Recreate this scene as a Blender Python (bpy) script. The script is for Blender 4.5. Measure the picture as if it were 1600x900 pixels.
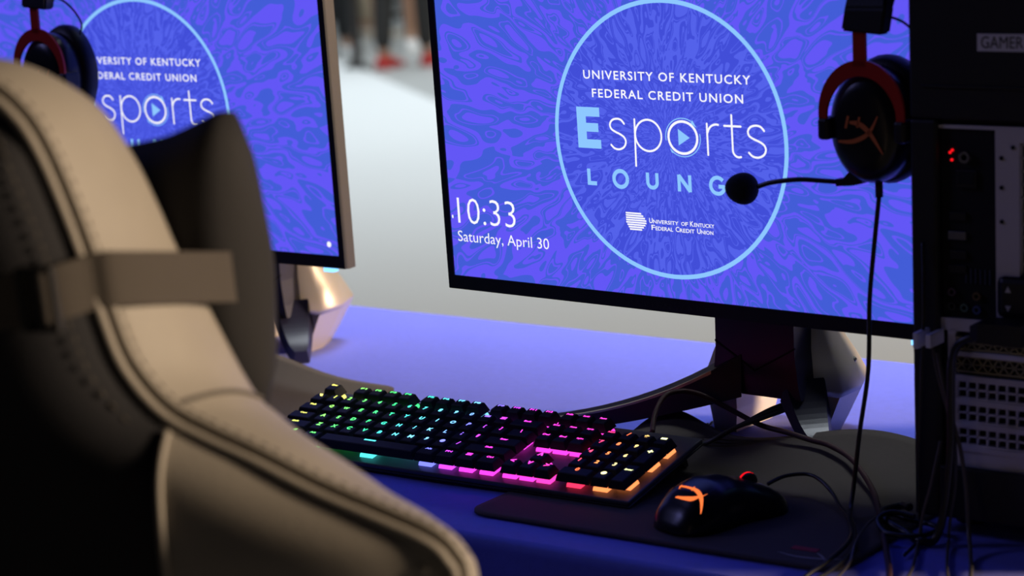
import bpy, bmesh, math, random
from mathutils import Vector, Matrix
random.seed(7)
for o in list(bpy.data.objects): bpy.data.objects.remove(o)
S = bpy.context.scene
C = S.collection

# ------------------------------------------------------------------ camera
FPX = 3637.5
cam_d = bpy.data.cameras.new('camera'); cam = bpy.data.objects.new('camera', cam_d); C.objects.link(cam)
cam_d.sensor_width = 36.0; cam_d.lens = FPX / 1600 * 36.0
cam_d.clip_start = .05; cam_d.clip_end = 200
a, b, c = 0.63316, 0.19566, -0.04898
fwd = Vector((-math.sin(a)*math.cos(b), math.cos(a)*math.cos(b), -math.sin(b)))
rt0 = Vector((math.cos(a), math.sin(a), 0)); up0 = rt0.cross(fwd)
rt = rt0*math.cos(c) + up0*math.sin(c); up = -rt0*math.sin(c) + up0*math.cos(c)
m = Matrix.Identity(4)
for i in range(3):
    m[i][0] = rt[i]; m[i][1] = up[i]; m[i][2] = -fwd[i]
m.translation = Vector((1.31076, -1.35272, .60300))
cam.matrix_world = m
cam_d.dof.use_dof = True; cam_d.dof.focus_distance = 2.22; cam_d.dof.aperture_fstop = 5.2
S.camera = cam

# ------------------------------------------------------------------ light
W = bpy.data.worlds.new('world'); S.world = W; W.use_nodes = True
W.node_tree.nodes['Background'].inputs[0].default_value = (.07, .085, .20, 1)
W.node_tree.nodes['Background'].inputs[1].default_value = .028
def area(name, loc, target, size, power, col, size_y=None):
    l = bpy.data.lights.new(name, 'AREA'); l.energy = power; l.color = col; l.size = size
    if size_y: l.shape = 'RECTANGLE'; l.size_y = size_y
    o = bpy.data.objects.new(name, l); C.objects.link(o); o.location = loc
    o.rotation_euler = (Vector(target) - Vector(loc)).to_track_quat('-Z', 'Y').to_euler()
    return o
area('arena_warm_light', (6.5, 4.1, 1.6), (.1, .1, .1), 1.2, 760, (1.0, .75, .51))
bk = area('arena_back_light', (-.2, 1.85, 2.9), (-.2, 1.48, 0), 2.4, 23, (.84, .92, 1.0), .7); bk.data.spread = math.radians(40)
hall = area('hall_floor_light', (-5.6, 8.6, 7.0), (-5.6, 8.6, 0), 8.0, 340, (.90, .97, 1.0)); hall.data.spread = math.radians(85)
area('blue_stage_light', (-1.7, -.7, 1.5), (.3, .4, .1), .6, 5.5, (.36, .36, 1.0))
S.view_settings.view_transform = 'Standard'; S.view_settings.look = 'None'
S.view_settings.exposure = 0; S.view_settings.gamma = 1; S.view_settings.use_curve_mapping = False

# ------------------------------------------------------------------ materials
def lin(r, g, b):
    f = lambda v: (v/255)/12.92 if v <= 10.3 else (((v/255)+.055)/1.055)**2.4
    return (f(r), f(g), f(b), 1)
MATS = {}
def mat(name, col, rough=.5, metal=0., spec=.5, bump=None, bscale=200, var=0., coat=0., sheen=0., stretch=None):
    if name in MATS: return MATS[name]
    M = bpy.data.materials.new(name); M.use_nodes = True; n = M.node_tree.nodes; l = M.node_tree.links
    B = n['Principled BSDF']
    B.inputs['Base Color'].default_value = col; B.inputs['Roughness'].default_value = rough
    B.inputs['Metallic'].default_value = metal; B.inputs['Specular IOR Level'].default_value = spec
    B.inputs['Coat Weight'].default_value = coat; B.inputs['Sheen Weight'].default_value = sheen
    tc = n.new('ShaderNodeTexCoord')
    nz = n.new('ShaderNodeTexNoise'); nz.inputs['Scale'].default_value = bscale; nz.inputs['Detail'].default_value = 4
    src = tc.outputs['Object']
    if stretch:
        mp = n.new('ShaderNodeMapping'); mp.inputs['Scale'].default_value = stretch; l.new(src, mp.inputs[0]); src = mp.outputs[0]
    l.new(src, nz.inputs['Vector'])
    if bump:
        bp = n.new('ShaderNodeBump'); bp.inputs['Strength'].default_value = bump; bp.inputs['Distance'].default_value = .001
        l.new(nz.outputs['Fac'], bp.inputs['Height']); l.new(bp.outputs['Normal'], B.inputs['Normal'])
    if var:
        mx = n.new('ShaderNodeMix'); mx.data_type = 'RGBA'
        mx.inputs[6].default_value = tuple(v*(1-var) for v in col[:3])+(1,)
        mx.inputs[7].default_value = tuple(min(1, v*(1+var)) for v in col[:3])+(1,)
        n2 = n.new('ShaderNodeTexNoise'); n2.inputs['Scale'].default_value = bscale*.12; n2.inputs['Detail'].default_value = 3
        l.new(tc.outputs['Object'], n2.inputs['Vector']); l.new(n2.outputs['Fac'], mx.inputs[0]); l.new(mx.outputs[2], B.inputs['Base Color'])
    MATS[name] = M; return M
def emit(name, col, strength=1.0, objcol=False):
    if name in MATS: return MATS[name]
    M = bpy.data.materials.new(name); M.use_nodes = True; n = M.node_tree.nodes; l = M.node_tree.links
    n.remove(n['Principled BSDF']); E_ = n.new('ShaderNodeEmission')
    E_.inputs[0].default_value = col; E_.inputs[1].default_value = strength
    if objcol:
        oi = n.new('ShaderNodeObjectInfo'); l.new(oi.outputs['Color'], E_.inputs[0])
    l.new(E_.outputs[0], n['Material Output'].inputs[0]); MATS[name] = M; return M

M_cloth = mat('blue_tablecloth_weave', (.125, .155, .86, 1), .85, bump=.35, bscale=900, var=.10, sheen=.2)
M_floor = mat('pale_concrete', (.17, .185, .19, 1), .45, bump=.1, bscale=6, var=.10)
M_floor2 = mat('white_sheet', (.80, .84, .86, 1), .5, bump=.1, bscale=5, var=.05)
M_wall = mat('dark_hall_wall', (.06, .07, .07, 1), .8, bump=.2, bscale=8, var=.3)
M_black = mat('black_plastic', (.010, .010, .012, 1), .45, bump=.15, bscale=700)
M_gloss = mat('black_satin_plastic', (.008, .008, .011, 1), .28, bump=.02, bscale=400)
M_bezel = mat('monitor_black', (.012, .011, .016, 1), .42, bump=.08, bscale=900)
M_side = mat('monitor_side_grey', (.075, .065, .066, 1), .45, bump=.08, bscale=900)
M_stand = mat('stand_dark_blue_black', (.022, .02, .045, 1), .38, bump=.05, bscale=500)
M_silver_warm = mat('stand_silver_warm_lit', (.74, .63, .50, 1), .42, metal=.5, bump=.05, bscale=900)  # silver with the warm light's tint put into its base colour
M_key = mat('keycap_black', (.010, .010, .013, 1), .55, spec=.35, bump=.15, bscale=1500)
M_plate = mat('keyboard_plate', (.10, .10, .11, 1), .4, metal=.2, bump=.1, bscale=1200)
M_pad = mat('mouse_pad_cloth', (.060, .044, .035, 1), .8, bump=.4, bscale=1600, var=.15, sheen=.1)
M_red = mat('anodised_red', (.62, .03, .02, 1), .4, metal=.3, bump=.03, bscale=900)
M_leatherette = mat('black_leatherette', (.010, .012, .016, 1), .5, bump=.4, bscale=500)
M_foam = mat('mic_foam', (.006, .006, .008, 1), .95, bump=.9, bscale=900)
M_logo = mat('printed_orange', (.80, .20, .05, 1), .5)
M_leather = mat('cream_leather', (.34, .315, .28, 1), .55, spec=.3, bump=.25, bscale=420, var=.05)
M_rear = mat('dark_rear_fabric', (.010, .011, .017, 1), .8, bump=.4, bscale=900)
M_thread = mat('stitch_thread', (.10, .09, .08, 1), .8)
M_pillow = mat('pillow_suede', (.013, .013, .016, 1), .85, bump=.5, bscale=500)
M_strap = mat('elastic_strap', (.075, .064, .055, 1), .8, bump=.6, bscale=900, stretch=(.2, .2, 4))
M_case = mat('case_black_steel', (.010, .010, .011, 1), .55, bump=.25, bscale=900)
M_steel = mat('case_galvanised', (.72, .70, .74, 1), .5, metal=.15, bump=.1, bscale=600)
M_brass = mat('bracket_steel', (.36, .33, .22, 1), .4, metal=.6)
M_dark = mat('dark_void', (.004, .004, .005, 1), .8)
M_cable = mat('cable_black_rubber', (.012, .012, .013, 1), .32, bump=.05, bscale=600)
M_cable2 = mat('cable_grey_rubber', (.10, .09, .075, 1), .35)
M_braid = mat('red_black_braid', (.05, .012, .014, 1), .5, bump=.6, bscale=1400)
M_paper = mat('label_paper', (.86, .85, .90, 1), .6, bump=.05, bscale=300)
M_ink = mat('label_ink', (.012, .012, .014, 1), .7)
M_tabletop = mat('table_laminate', (.5, .48, .44, 1), .5)
M_chrome = mat('grey_metal_tube', (.25, .25, .26, 1), .4, metal=.8)

def screen_material():
    M = bpy.data.materials.new('screen_wallpaper'); M.use_nodes = True
    n = M.node_tree.nodes; l = M.node_tree.links; n.remove(n['Principled BSDF'])
    tc = n.new('ShaderNodeTexCoord'); sx = n.new('ShaderNodeSeparateXYZ'); l.new(tc.outputs['Object'], sx.inputs[0])
    def math_(op, a_, b_=None):
        k = n.new('ShaderNodeMath'); k.operation = op
        for i, v in enumerate((a_, b_)):
            if v is None: continue
            if isinstance(v, (int, float)): k.inputs[i].default_value = v
            else: l.new(v, k.inputs[i])
        return k.outputs[0]
    x = sx.outputs['X']; z = math_('SUBTRACT', sx.outputs['Z'], .0)
    r = math_('SQRT', math_('ADD', math_('MULTIPLY', x, x), math_('ADD', math_('MULTIPLY', z, z), 1e-6)))
    lr = math_('LOGARITHM', math_('ADD', r, .03), 2.718)
    dx = math_('DIVIDE', x, r); dz = math_('DIVIDE', z, r)
    cb = n.new('ShaderNodeCombineXYZ')
    l.new(math_('MULTIPLY', dx, 2.4), cb.inputs[0]); l.new(math_('MULTIPLY', dz, 2.4), cb.inputs[1]); l.new(math_('MULTIPLY', lr, 1.15), cb.inputs[2])
    nz = n.new('ShaderNodeTexNoise'); nz.inputs['Scale'].default_value = 4.1; nz.inputs['Detail'].default_value = 1.0
    nz.inputs['Roughness'].default_value = .5; nz.inputs['Distortion'].default_value = .35
    l.new(cb.outputs[0], nz.inputs['Vector'])
    def ramp(stops):
        k = n.new('ShaderNodeValToRGB'); k.color_ramp.interpolation = 'CONSTANT'
        e = k.color_ramp.elements
        while len(e) > 1: e.remove(e[0])
        e[0].position = stops[0][0]; e[0].color = stops[0][1]
        for p_, c_ in stops[1:]:
            q_ = e.new(p_); q_.color = c_
        return k
    V, Bl = lin(99, 87, 246), lin(67, 93, 215)
    Vi, Bi = lin(84, 98, 234), lin(66, 78, 216)
    stops = lambda v_, b_: [(0, v_), (.33, b_), (.385, v_), (.405, b_), (.495, v_), (.580, b_), (.605, v_), (.625, b_), (.69, v_)]
    ro = ramp(stops(V, Bl)); ri = ramp(stops(Vi, Bi))
    l.new(nz.outputs['Fac'], ro.inputs[0]); l.new(nz.outputs['Fac'], ri.inputs[0])
    mx = n.new('ShaderNodeMix'); mx.data_type = 'RGBA'
    l.new(math_('LESS_THAN', r, .1285), mx.inputs[0]); l.new(ro.outputs[0], mx.inputs[6]); l.new(ri.outputs[0], mx.inputs[7])
    E_ = n.new('ShaderNodeEmission'); l.new(mx.outputs[2], E_.inputs[0]); E_.inputs[1].default_value = 1.0
    l.new(E_.outputs[0], n['Material Output'].inputs[0])
    return M
M_screen = screen_material()
M_white = emit('screen_white', lin(250, 250, 255), 1.0)
M_sky = emit('screen_light_blue', lin(142, 200, 255), 1.0)
M_legend = emit('key_legend_glow', (1, 1, 1, 1), 2.6, True)
M_switch = emit('switch_led_glow', (1, 1, 1, 1), 1.7, True)
M_orange = emit('mouse_logo_glow', lin(255, 120, 60), 1.3)
M_redled = emit('red_led', lin(255, 20, 30), 1.4)
M_blueled = emit('power_led', lin(120, 190, 255), 2.2)

# ------------------------------------------------------------------ helpers
def link(o, parent=None):
    C.objects.link(o)
    if parent: o.parent = parent
    return o
def obj(name, bm, material, parent=None, smooth=False, loc=None, rot=None):
    me = bpy.data.meshes.new(name)
    if isinstance(bm, bmesh.types.BMesh):
        bm.normal_update(); bm.to_mesh(me); bm.free()
    else: me = bm
    if smooth:
        for p in me.polygons: p.use_smooth = True
    if not me.materials: me.materials.append(material)
    o = bpy.data.objects.new(name, me); link(o, parent)
    if loc: o.location = loc
    if rot: o.rotation_euler = rot
    return o
def inst(name, mesh, parent, loc=(0, 0, 0), rot=(0, 0, 0)):
    o = bpy.data.objects.new(name, mesh); link(o, parent); o.location = loc; o.rotation_euler = rot; return o
def tag(o, label, cat, group=None, kind=None):
    o['label'] = label; o['category'] = cat
    if group: o['group'] = group
    if kind: o['kind'] = kind
    return o
def thing(name, label, cat, loc=(0, 0, 0), rot=(0, 0, 0), group=None):
    o = bpy.data.objects.new(name, None); link(o); o.location = loc; o.rotation_euler = rot; o.empty_display_size = .05
    return tag(o, label, cat, group)
def copy_tree(o, parent=None):
    k = o.copy(); C.objects.link(k); k.parent = parent
    for ch in list(o.children): copy_tree(ch, k)
    return k
def B_(): return bmesh.new()
def box(bm, x0, x1, y0, y1, z0, z1, bev=0):
    vs = [bm.verts.new((x, y, z)) for z in (z0, z1) for y in (y0, y1) for x in (x0, x1)]
    fs = [bm.faces.new([vs[i] for i in f]) for f in ((0, 2, 3, 1), (4, 5, 7, 6), (0, 1, 5, 4), (2, 6, 7, 3), (0, 4, 6, 2), (1, 3, 7, 5))]
    if bev:
        es = list({e for f in fs for e in f.edges})
        bmesh.ops.bevel(bm, geom=es, offset=bev, segments=2, affect='EDGES', profile=.5)
    return bm
def loft(bm, rings, close=True, cap=True):
    R = [[bm.verts.new(p) for p in r] for r in rings]
    n = len(R[0])
    for i in range(len(R)-1):
        for j in range(n if close else n-1):
            k = (j+1) % n
            bm.faces.new((R[i][j], R[i][k], R[i+1][k], R[i+1][j]))
    if cap and close:
        bm.faces.new(list(reversed(R[0]))); bm.faces.new(R[-1])
    return R
def prism(bm, pts, y0, y1, axis='y'):
    def P(p, t): return {'y': (p[0], t, p[1]), 'x': (t, p[0], p[1]), 'z': (p[0], p[1], t)}[axis]
    A = [bm.verts.new(P(p, y0)) for p in pts]; Bv = [bm.verts.new(P(p, y1)) for p in pts]
    n = len(pts)
    for i in range(n):
        bm.faces.new((A[i], A[(i+1) % n], Bv[(i+1) % n], Bv[i]))
    bm.faces.new(A); bm.faces.new(list(reversed(Bv)))
    bmesh.ops.recalc_face_normals(bm, faces=bm.faces[:])
    return bm
def catmull(pts, n=8):
    P = [Vector(p) for p in pts]; out = []
    for i in range(len(P)-1):
        p0 = P[max(i-1, 0)]; p1 = P[i]; p2 = P[i+1]; p3 = P[min(i+2, len(P)-1)]
        for k in range(n):
            t = k/n
            out.append(.5*((2*p1)+(p2-p0)*t+(2*p0-5*p1+4*p2-p3)*t*t+(3*p1-p0-3*p2+p3)*t**3))
    out.append(P[-1]); return out
def tube(bm, pts, r, sides=8, closed=False, rf=None):
    P = [Vector(p) for p in pts]; n = len(P)
    t0 = (P[1]-P[0]).normalized(); ref = Vector((0, 0, 1)) if abs(t0.z) < .9 else Vector((1, 0, 0))
    nrm = t0.cross(ref).normalized(); rings = []
    for i in range(n):
        if closed: t = (P[(i+1) % n]-P[i-1]).normalized()
        else: t = (P[min(i+1, n-1)]-P[max(i-1, 0)]).normalized()
        nrm = (nrm - t*nrm.dot(t)).normalized(); bi = t.cross(nrm)
        rr = r if rf is None else rf(i/(n-1))
        rings.append([P[i]+(nrm*math.cos(2*math.pi*j/sides)+bi*math.sin(2*math.pi*j/sides))*rr for j in range(sides)])
    if closed: loft(bm, rings+[rings[0]], cap=False); bmesh.ops.remove_doubles(bm, verts=bm.verts[:], dist=1e-6)
    else: loft(bm, rings)
    bmesh.ops.recalc_face_normals(bm, faces=bm.faces[:])
    return bm
def lathe(bm, prof, seg=24, axis='z', centre=(0, 0, 0)):
    rings = []
    for r, h in prof:
        ring = []
        for j in range(seg):
            t = 2*math.pi*j/seg; u, v = r*math.cos(t), r*math.sin(t)
            p = {'z': (u, v, h), 'y': (u, h, v), 'x': (h, u, v)}[axis]
            ring.append(Vector(p)+Vector(centre))
        rings.append(ring)
    loft(bm, rings); bmesh.ops.recalc_face_normals(bm, faces=bm.faces[:])
    return bm
def text_mesh(s, offset=0., spacing=1.0, res=3):
    """outline of a line of text as a flat mesh in the XY plane"""
    cu = bpy.data.curves.new('t', 'FONT'); cu.body = s; cu.size = 1; cu.offset = offset; cu.space_character = spacing
    cu.resolution_u = res; cu.fill_mode = 'FRONT'
    o = bpy.data.objects.new('t', cu); C.objects.link(o)
    dg = bpy.context.evaluated_depsgraph_get(); dg.update()
    me = bpy.data.meshes.new_from_object(o.evaluated_get(dg))
    bpy.data.objects.remove(o); bpy.data.curves.remove(cu)
    me.materials.clear()
    return me
def fit_text(s, x0, x1, y0, y1, plane='xz', off=0., offset=0., spacing=1.0):
    """text scaled to a box; plane xz faces -y"""
    me = text_mesh(s, offset, spacing)
    xs = [v.co.x for v in me.vertices]; ys = [v.co.y for v in me.vertices]
    ax, bx, ay, by = min(xs), max(xs), min(ys), max(ys)
    for v in me.vertices:
        u = x0+(v.co.x-ax)/(bx-ax)*(x1-x0); w_ = y0+(v.co.y-ay)/(by-ay)*(y1-y0)
        v.co = (u, off, w_) if plane == 'xz' else (u, w_, off)
    return me
def to_bm(me):
    b_ = bmesh.new(); b_.from_mesh(me); bpy.data.meshes.remove(me); return b_
def join_bm(bms):
    out = bmesh.new()
    for b_ in bms:
        me = bpy.data.meshes.new('j'); b_.to_mesh(me); b_.free(); out.from_mesh(me); bpy.data.meshes.remove(me)
    return out
def ribbon(bm, pts, w, y=0., caps=True, wf=None):
    """flat stroke in XZ at depth y with round ends"""
    P = [Vector((p[0], p[1])) for p in pts]; n = len(P); Lp, Rp = [], []
    for i in range(n):
        t = (P[min(i+1, n-1)]-P[max(i-1, 0)]).normalized(); q_ = Vector((-t.y, t.x)); h = (w if wf is None else wf(i/(n-1)))/2
        Lp.append(P[i]+q_*h); Rp.append(P[i]-q_*h)
    a_ = [bm.verts.new((p.x, y, p.y)) for p in Lp]; b_ = [bm.verts.new((p.x, y, p.y)) for p in Rp]
    for i in range(n-1): bm.faces.new((a_[i], b_[i], b_[i+1], a_[i+1]))
    if caps:
        for P0 in (P[0], P[-1]):
            bm.faces.new([bm.verts.new((P0.x+w/2*math.cos(k*math.pi/5), y, P0.y+w/2*math.sin(k*math.pi/5))) for k in range(10)])
    return bm
def arc(cx, cy, rx, ry, a0, a1, n=24):
    return [(cx+rx*math.cos(math.radians(a0+(a1-a0)*i/n)), cy+ry*math.sin(math.radians(a0+(a1-a0)*i/n))) for i in range(n+1)]
def poly_face(bm, pts, y): bm.faces.new([bm.verts.new((p[0], y, p[1])) for p in pts])

# ------------------------------------------------------------------ hall
FZ = -.75
fl = obj('floor', box(B_(), -40, 30, -12, 40, FZ-.1, FZ), M_floor); fl['kind'] = 'structure'
# pale sheet of flooring nearer the tables, its far edge runs diagonally
d = Vector((2.041, -1.643, 0)).normalized(); e0 = Vector((-7.843, 9.462, 0)); nn = Vector((-d.y, d.x, 0))
p1 = e0-d*16; p2 = e0+d*12; p3 = p2-nn*5.2; p4 = p1-nn*5.2
fs = obj('floor_covering', prism(B_(), [(p.x, p.y) for p in (p1, p2, p3, p4)], FZ, FZ+.012, 'z'), M_floor2); fs['kind'] = 'structure'
q1 = p1+nn*14; q2 = p2+nn*14
ff = obj('floor_far', prism(B_(), [(p.x, p.y) for p in (p1, p2, q2, q1)], FZ, FZ+.005, 'z'), mat('far_concrete', (.44, .46, .46, 1), .45, bump=.1, bscale=6, var=.1)); ff['kind'] = 'structure'
wb = obj('wall_back', box(B_(), -.15, .15, -25, 25, FZ, 5.5), M_wall, loc=(-13.6, 17.3, 0), rot=(0, 0, math.radians(36+90-180))); wb['kind'] = 'structure'

# ------------------------------------------------------------------ table and cloth
TX0, TX1, TY0, TY1 = -1.50, 1.02, .185, .933
tb = thing('folding_table', 'folding table hidden under the blue cloth', 'table', ((TX0+TX1)/2, (TY0+TY1)/2, FZ))
hx, hy = (TX1-TX0)/2-.012, (TY1-TY0)/2-.012
obj('tabletop', box(B_(), -hx, hx, -hy, hy, .715, .745, .006), M_tabletop, tb)
for sx in (-1, 1):
    for sy in (-1, 1):
        obj('leg', tube(B_(), [(sx*(hx-.15), sy*(hy-.08), 0), (sx*(hx-.15), sy*(hy-.08), .715)], .014), M_chrome, tb)
def cloth_mesh():
    bm = B_(); per = []
    step = .03
    def seg(p, q_):
        n = max(2, int((Vector(q_)-Vector(p)).length/step)); return [Vector(p).lerp(Vector(q_), i/n) for i in range(n)]
    cs = [(TX0, TY0), (TX1, TY0), (TX1, TY1), (TX0, TY1)]
    for i in range(4): per += seg(cs[i]+(0,), cs[(i+1) % 4]+(0,))
    rings = []
    cxy = Vector(((TX0+TX1)/2, (TY0+TY1)/2, 0))
    for lv, (z, out_) in enumerate([(0, -.012), (-.002, -.003), (-.010, .0), (-.05, .004), (-.2, .012), (-.45, .022), (-.735, .03)]):
        r = []
        for i, p in enumerate(per):
            dirv = Vector((0, 0, 0))
            if abs(p.y-TY0) < 1e-6: dirv.y -= 1
            if abs(p.y-TY1) < 1e-6: dirv.y += 1
            if abs(p.x-TX0) < 1e-6: dirv.x -= 1
            if abs(p.x-TX1) < 1e-6: dirv.x += 1
            s_ = p.x+p.y*.9
            wav = (math.sin(s_*19)+.6*math.sin(s_*37+1.3))*.014*min(1, max(0, -z)*3)
            q_ = p+dirv*(out_+wav); r.append((q_.x, q_.y, z))
        rings.append(r)
    R = loft(bm, rings, cap=False)
    # top with faint creases
    nx, ny = 84, 26
    G = [[bm.verts.new((TX0+.012+(TX1-TX0-.024)*i/nx, TY0+.012+(TY1-TY0-.024)*j/ny,
          -.0012*(1 if 0 < i < nx and 0 < j < ny else 0)*(.5+.5*math.sin(i*.9+j*1.7)*math.sin(i*.35-j*.8)))) for j in range(ny+1)] for i in range(nx+1)]
    for i in range(nx):
        for j in range(ny): bm.faces.new((G[i][j], G[i+1][j], G[i+1][j+1], G[i][j+1]))
    bmesh.ops.recalc_face_normals(bm, faces=bm.faces[:])
    return bm
tag(obj('tablecloth', cloth_mesh(), M_cloth, smooth=True), 'royal blue cloth draped over the long table', 'tablecloth')

# ------------------------------------------------------------------ monitors
K = .5436/.5977/1000     # design millimetres (27 inch layout) to metres
SW, SH, DZ = .5436/2, .5436*9/32, .003
def monitor(loc, yaw, zc, label, stand_dx, swivel):
    t = thing('monitor', label, 'monitor', loc, (0, 0, yaw))
    tilt = math.radians(1.86)
    # panel: origin at the circle centre, front face y = 0
    bx, bt, bb = SW+.0085, SH+DZ+.009, -SH+DZ-.0145
    bm = B_()
    ring = lambda ix, iz, y: [(-bx+ix, y, bb+iz), (bx-ix, y, bb+iz), (bx-ix, y, bt-iz), (-bx+ix, y, bt-iz)]
    loft(bm, [ring(.001, .001, -.002), ring(0, 0, .001), ring(0, 0, .013), ring(.004, .004, .015), ring(.09, .06, .048), ring(.13, .09, .056)])
    bmesh.ops.recalc_face_normals(bm, faces=bm.faces[:])
    pn = obj('panel', bm, M_side, t, loc=(0, 0, zc), rot=(tilt, 0, 0))
    # black front frame
    bm = B_()
    e = .0006
    for (x0, x1, z0, z1) in ((-bx+e, bx-e, bb+e, -SH+DZ), (-bx+e, bx-e, SH+DZ, bt-e), (-bx+e, -SW, -SH+DZ, SH+DZ), (SW, bx-e, -SH+DZ, SH+DZ)):
        box(bm, x0, x1, -.0042, .004, z0, z1)
    obj('bezel', bm, M_bezel, pn)
    sc = obj('screen', box(B_(), -SW, SW, -.0027, .0005, -SH+DZ, SH+DZ), M_screen, pn)
    y = -.0031
    def mk(name, bm_, material): return obj(name, bm_, material, pn)
    # ring
    bm = B_(); R0, R1 = .1310, .1268
    ng = 96
    A = [bm.verts.new((R0*math.cos(2*math.pi*i/ng), y, R0*math.sin(2*math.pi*i/ng))) for i in range(ng)]
    Bv = [bm.verts.new((R1*math.cos(2*math.pi*i/ng), y, R1*math.sin(2*math.pi*i/ng))) for i in range(ng)]
    for i in range(ng): bm.faces.new((A[i], A[(i+1) % ng], Bv[(i+1) % ng], Bv[i]))
    mk('circle_outline', bm, M_sky)
    k = K
    mk('title_lettering', join_bm([to_bm(fit_text('UNIVERSITY OF KENTUCKY', -102.4*k, 103.4*k, 60.0*k, 69.2*k, off=y, offset=.012, spacing=1.18)),
                                   to_bm(fit_text('FEDERAL CREDIT UNION', -92.5*k, 93.8*k, 40.9*k, 50.0*k, off=y, offset=.012, spacing=1.18))]), M_white)
    # Esports
    bm = B_()
    for q_ in ([(-114.3, 30.4), (-102.5, 30.4), (-102.5, -12.8), (-114.3, -12.8)], [(-102.5, 30.4), (-84.6, 30.4), (-84.6, 20.6), (-102.5, 20.6)],
               [(-102.5, 13.8), (-87.0, 13.8), (-87.0, 4.6), (-102.5, 4.6)], [(-102.5, -3.4), (-84.4, -3.4), (-84.4, -12.8), (-102.5, -12.8)]):
        poly_face(bm, [(p[0]*k, p[1]*k) for p in q_], y)
    mk('capital_letter', bm, M_sky); bm = B_()
    poly_face(bm, [(13.5*k, 12.4*k), (13.5*k, -4.6*k), (27.5*k, 3.8*k)], y)
    def rb(pts, w, caps=True): ribbon(bm, [(p[0]*k, p[1]*k) for p in pts], w*k, y, caps)
    rb(arc(19.2, 3.8, 21.2, 19.6, 60, 190), 1.0); rb(arc(19.2, 3.8, 21.2, 19.6, 232, 372), 1.0)
    poly_face(bm, [(p[0]*k, p[1]*k) for p in ((31.5, 22.0), (36.5, 14.2), (29.5, 18.6))], y)
    poly_face(bm, [(p[0]*k, p[1]*k) for p in ((4.5, -12.0), (2.5, -7.4), (10.0, -14.0))], y)
    mk('play_symbol', bm, M_sky); bm = B_()
    T, Bo = -34.6, -51.9; w = 4.3; h = w/2; Mid = (T+Bo)/2
    def letter(name, strokes):
        b_ = B_()
        for pts, w_ in strokes: ribbon(b_, [(p[0]*k, p[1]*k) for p in pts], w_*k, y, False)
        mk(name, b_, M_sky)
    bm.free()
    letter('lounge_letter', [([(-103, T), (-103, Bo)], w), ([(-105, Bo+h), (-93, Bo+h)], w)])
    letter('lounge_letter', [(arc(-62, Mid, 8.6, 8.4, 0, 360, 36), w)])
    letter('lounge_letter', [([(-27.6, T), (-27.6, Mid-1)]+arc(-21.7, Mid-1.2, 5.9, 5.6, 180, 360, 14)+[(-15.8, Mid-1), (-15.8, T)], w-.3)])
    letter('lounge_letter', [([(11.5, T), (11.5, Bo)], w-.4), ([(24.8, T), (24.8, Bo)], w-.4), ([(11.3, T-.5), (25, Bo+.5)], w)])
    letter('lounge_letter', [(arc(58.5, Mid, 8.4, 8.2, 40, 340, 30)+[(66.4, Mid-.8), (59.5, Mid-.8)], w-.3)])
    letter('lounge_letter', [([(95.4, T), (95.4, Bo)], w)]+[([(95.4, zz), (104.2, zz)], w-.6) for zz in (T-h, Mid, Bo+h)])
    bm = B_(); wl = 2.15
    def wb_(pts, w=wl, caps=True): ribbon(bm, [(p[0]*k, p[1]*k) for p in pts], w*k, y-.0002, caps)
    def s_letter(cx, sc_=1.0):
        P = [(9.2, 14.0), (5.5, 17.8), (0.3, 18.9), (-5.6, 17.4), (-8.9, 13.0), (-7.6, 8.2), (-2.5, 5.2), (3.5, 2.9), (8.6, -.4), (10.2, -5.2), (7.6, -10.2), (1.6, -12.9), (-4.6, -12.1), (-8.8, -8.6)]
        return [(cx+p[0]*sc_, p[1]*1.0+.8) for p in catmull([(u, v, 0) for u, v in P], 4)]
    wb_(s_letter(-62.6)); wb_(s_letter(107.2, 1.05))
    wb_([(-40, 20), (-41, -28.3)]); wb_(arc(-23.6, 4.0, 16.4, 16.2, 0, 360, 40), caps=False)
    wb_(arc(19.2, 3.8, 17.6, 16.4, 0, 360, 40), wl+.5, caps=False)
    wb_([(49.2, 19.2), (49.2, -12.4)]); wb_([(49.2, 10)]+arc(60.5, 7.5, 11, 11.4, 165, 78, 10))
    wb_([(79, 29), (79, -6)]+arc(86, -6, 7, 7, 180, 290, 10)); wb_([(70, 18), (89.5, 18)])
    mk('thin_lettering', bm, M_white)
    # small credit union mark
    bm = B_()
    nb = 8
    for i in range(nb):
        z1 = -77.6-i*2.42
        xl = -58.2+max(0, i-4)*1.4; xr = -38.5+(6.0 if i in (3, 4) else 4.5 if i in (2, 5) else 2.5 if i in (1, 6) else 0)
        poly_face(bm, [(xl*k, z1*k), (xr*k, z1*k), ((xr+.4)*k, (z1-1.7)*k), ((xl+.3)*k, (z1-1.7)*k)], y)
    mk('emblem', bm, M_white)
    def small_caps(words, x0, x1, yb, H_, hs):
        tot = 0; parts = []
        for wd in words:
            parts.append((wd[0], H_, 1.0)); parts.append((wd[1:], hs, len(wd)-1)) if len(wd) > 1 else None
        units = sum((1.25 if p[1] == H_ else .92*p[2]) for p in parts)+.55*(len(words)-1)
        u = (x1-x0)/units; x = x0; out = []
        for i, wd in enumerate(words):
            cap = H_ if wd[0].isupper() else hs
            out.append(to_bm(fit_text(wd[0].upper(), x*k, (x+u*1.1)*k, yb*k, (yb+cap)*k, off=y, offset=.014))); x += u*1.25
            if len(wd) > 1:
                wdt = .92*(len(wd)-1)*u; out.append(to_bm(fit_text(wd[1:].upper(), x*k, (x+wdt*.96)*k, yb*k, (yb+hs)*k, off=y, offset=.014))); x += wdt
            x += .55*u
        return out
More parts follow.
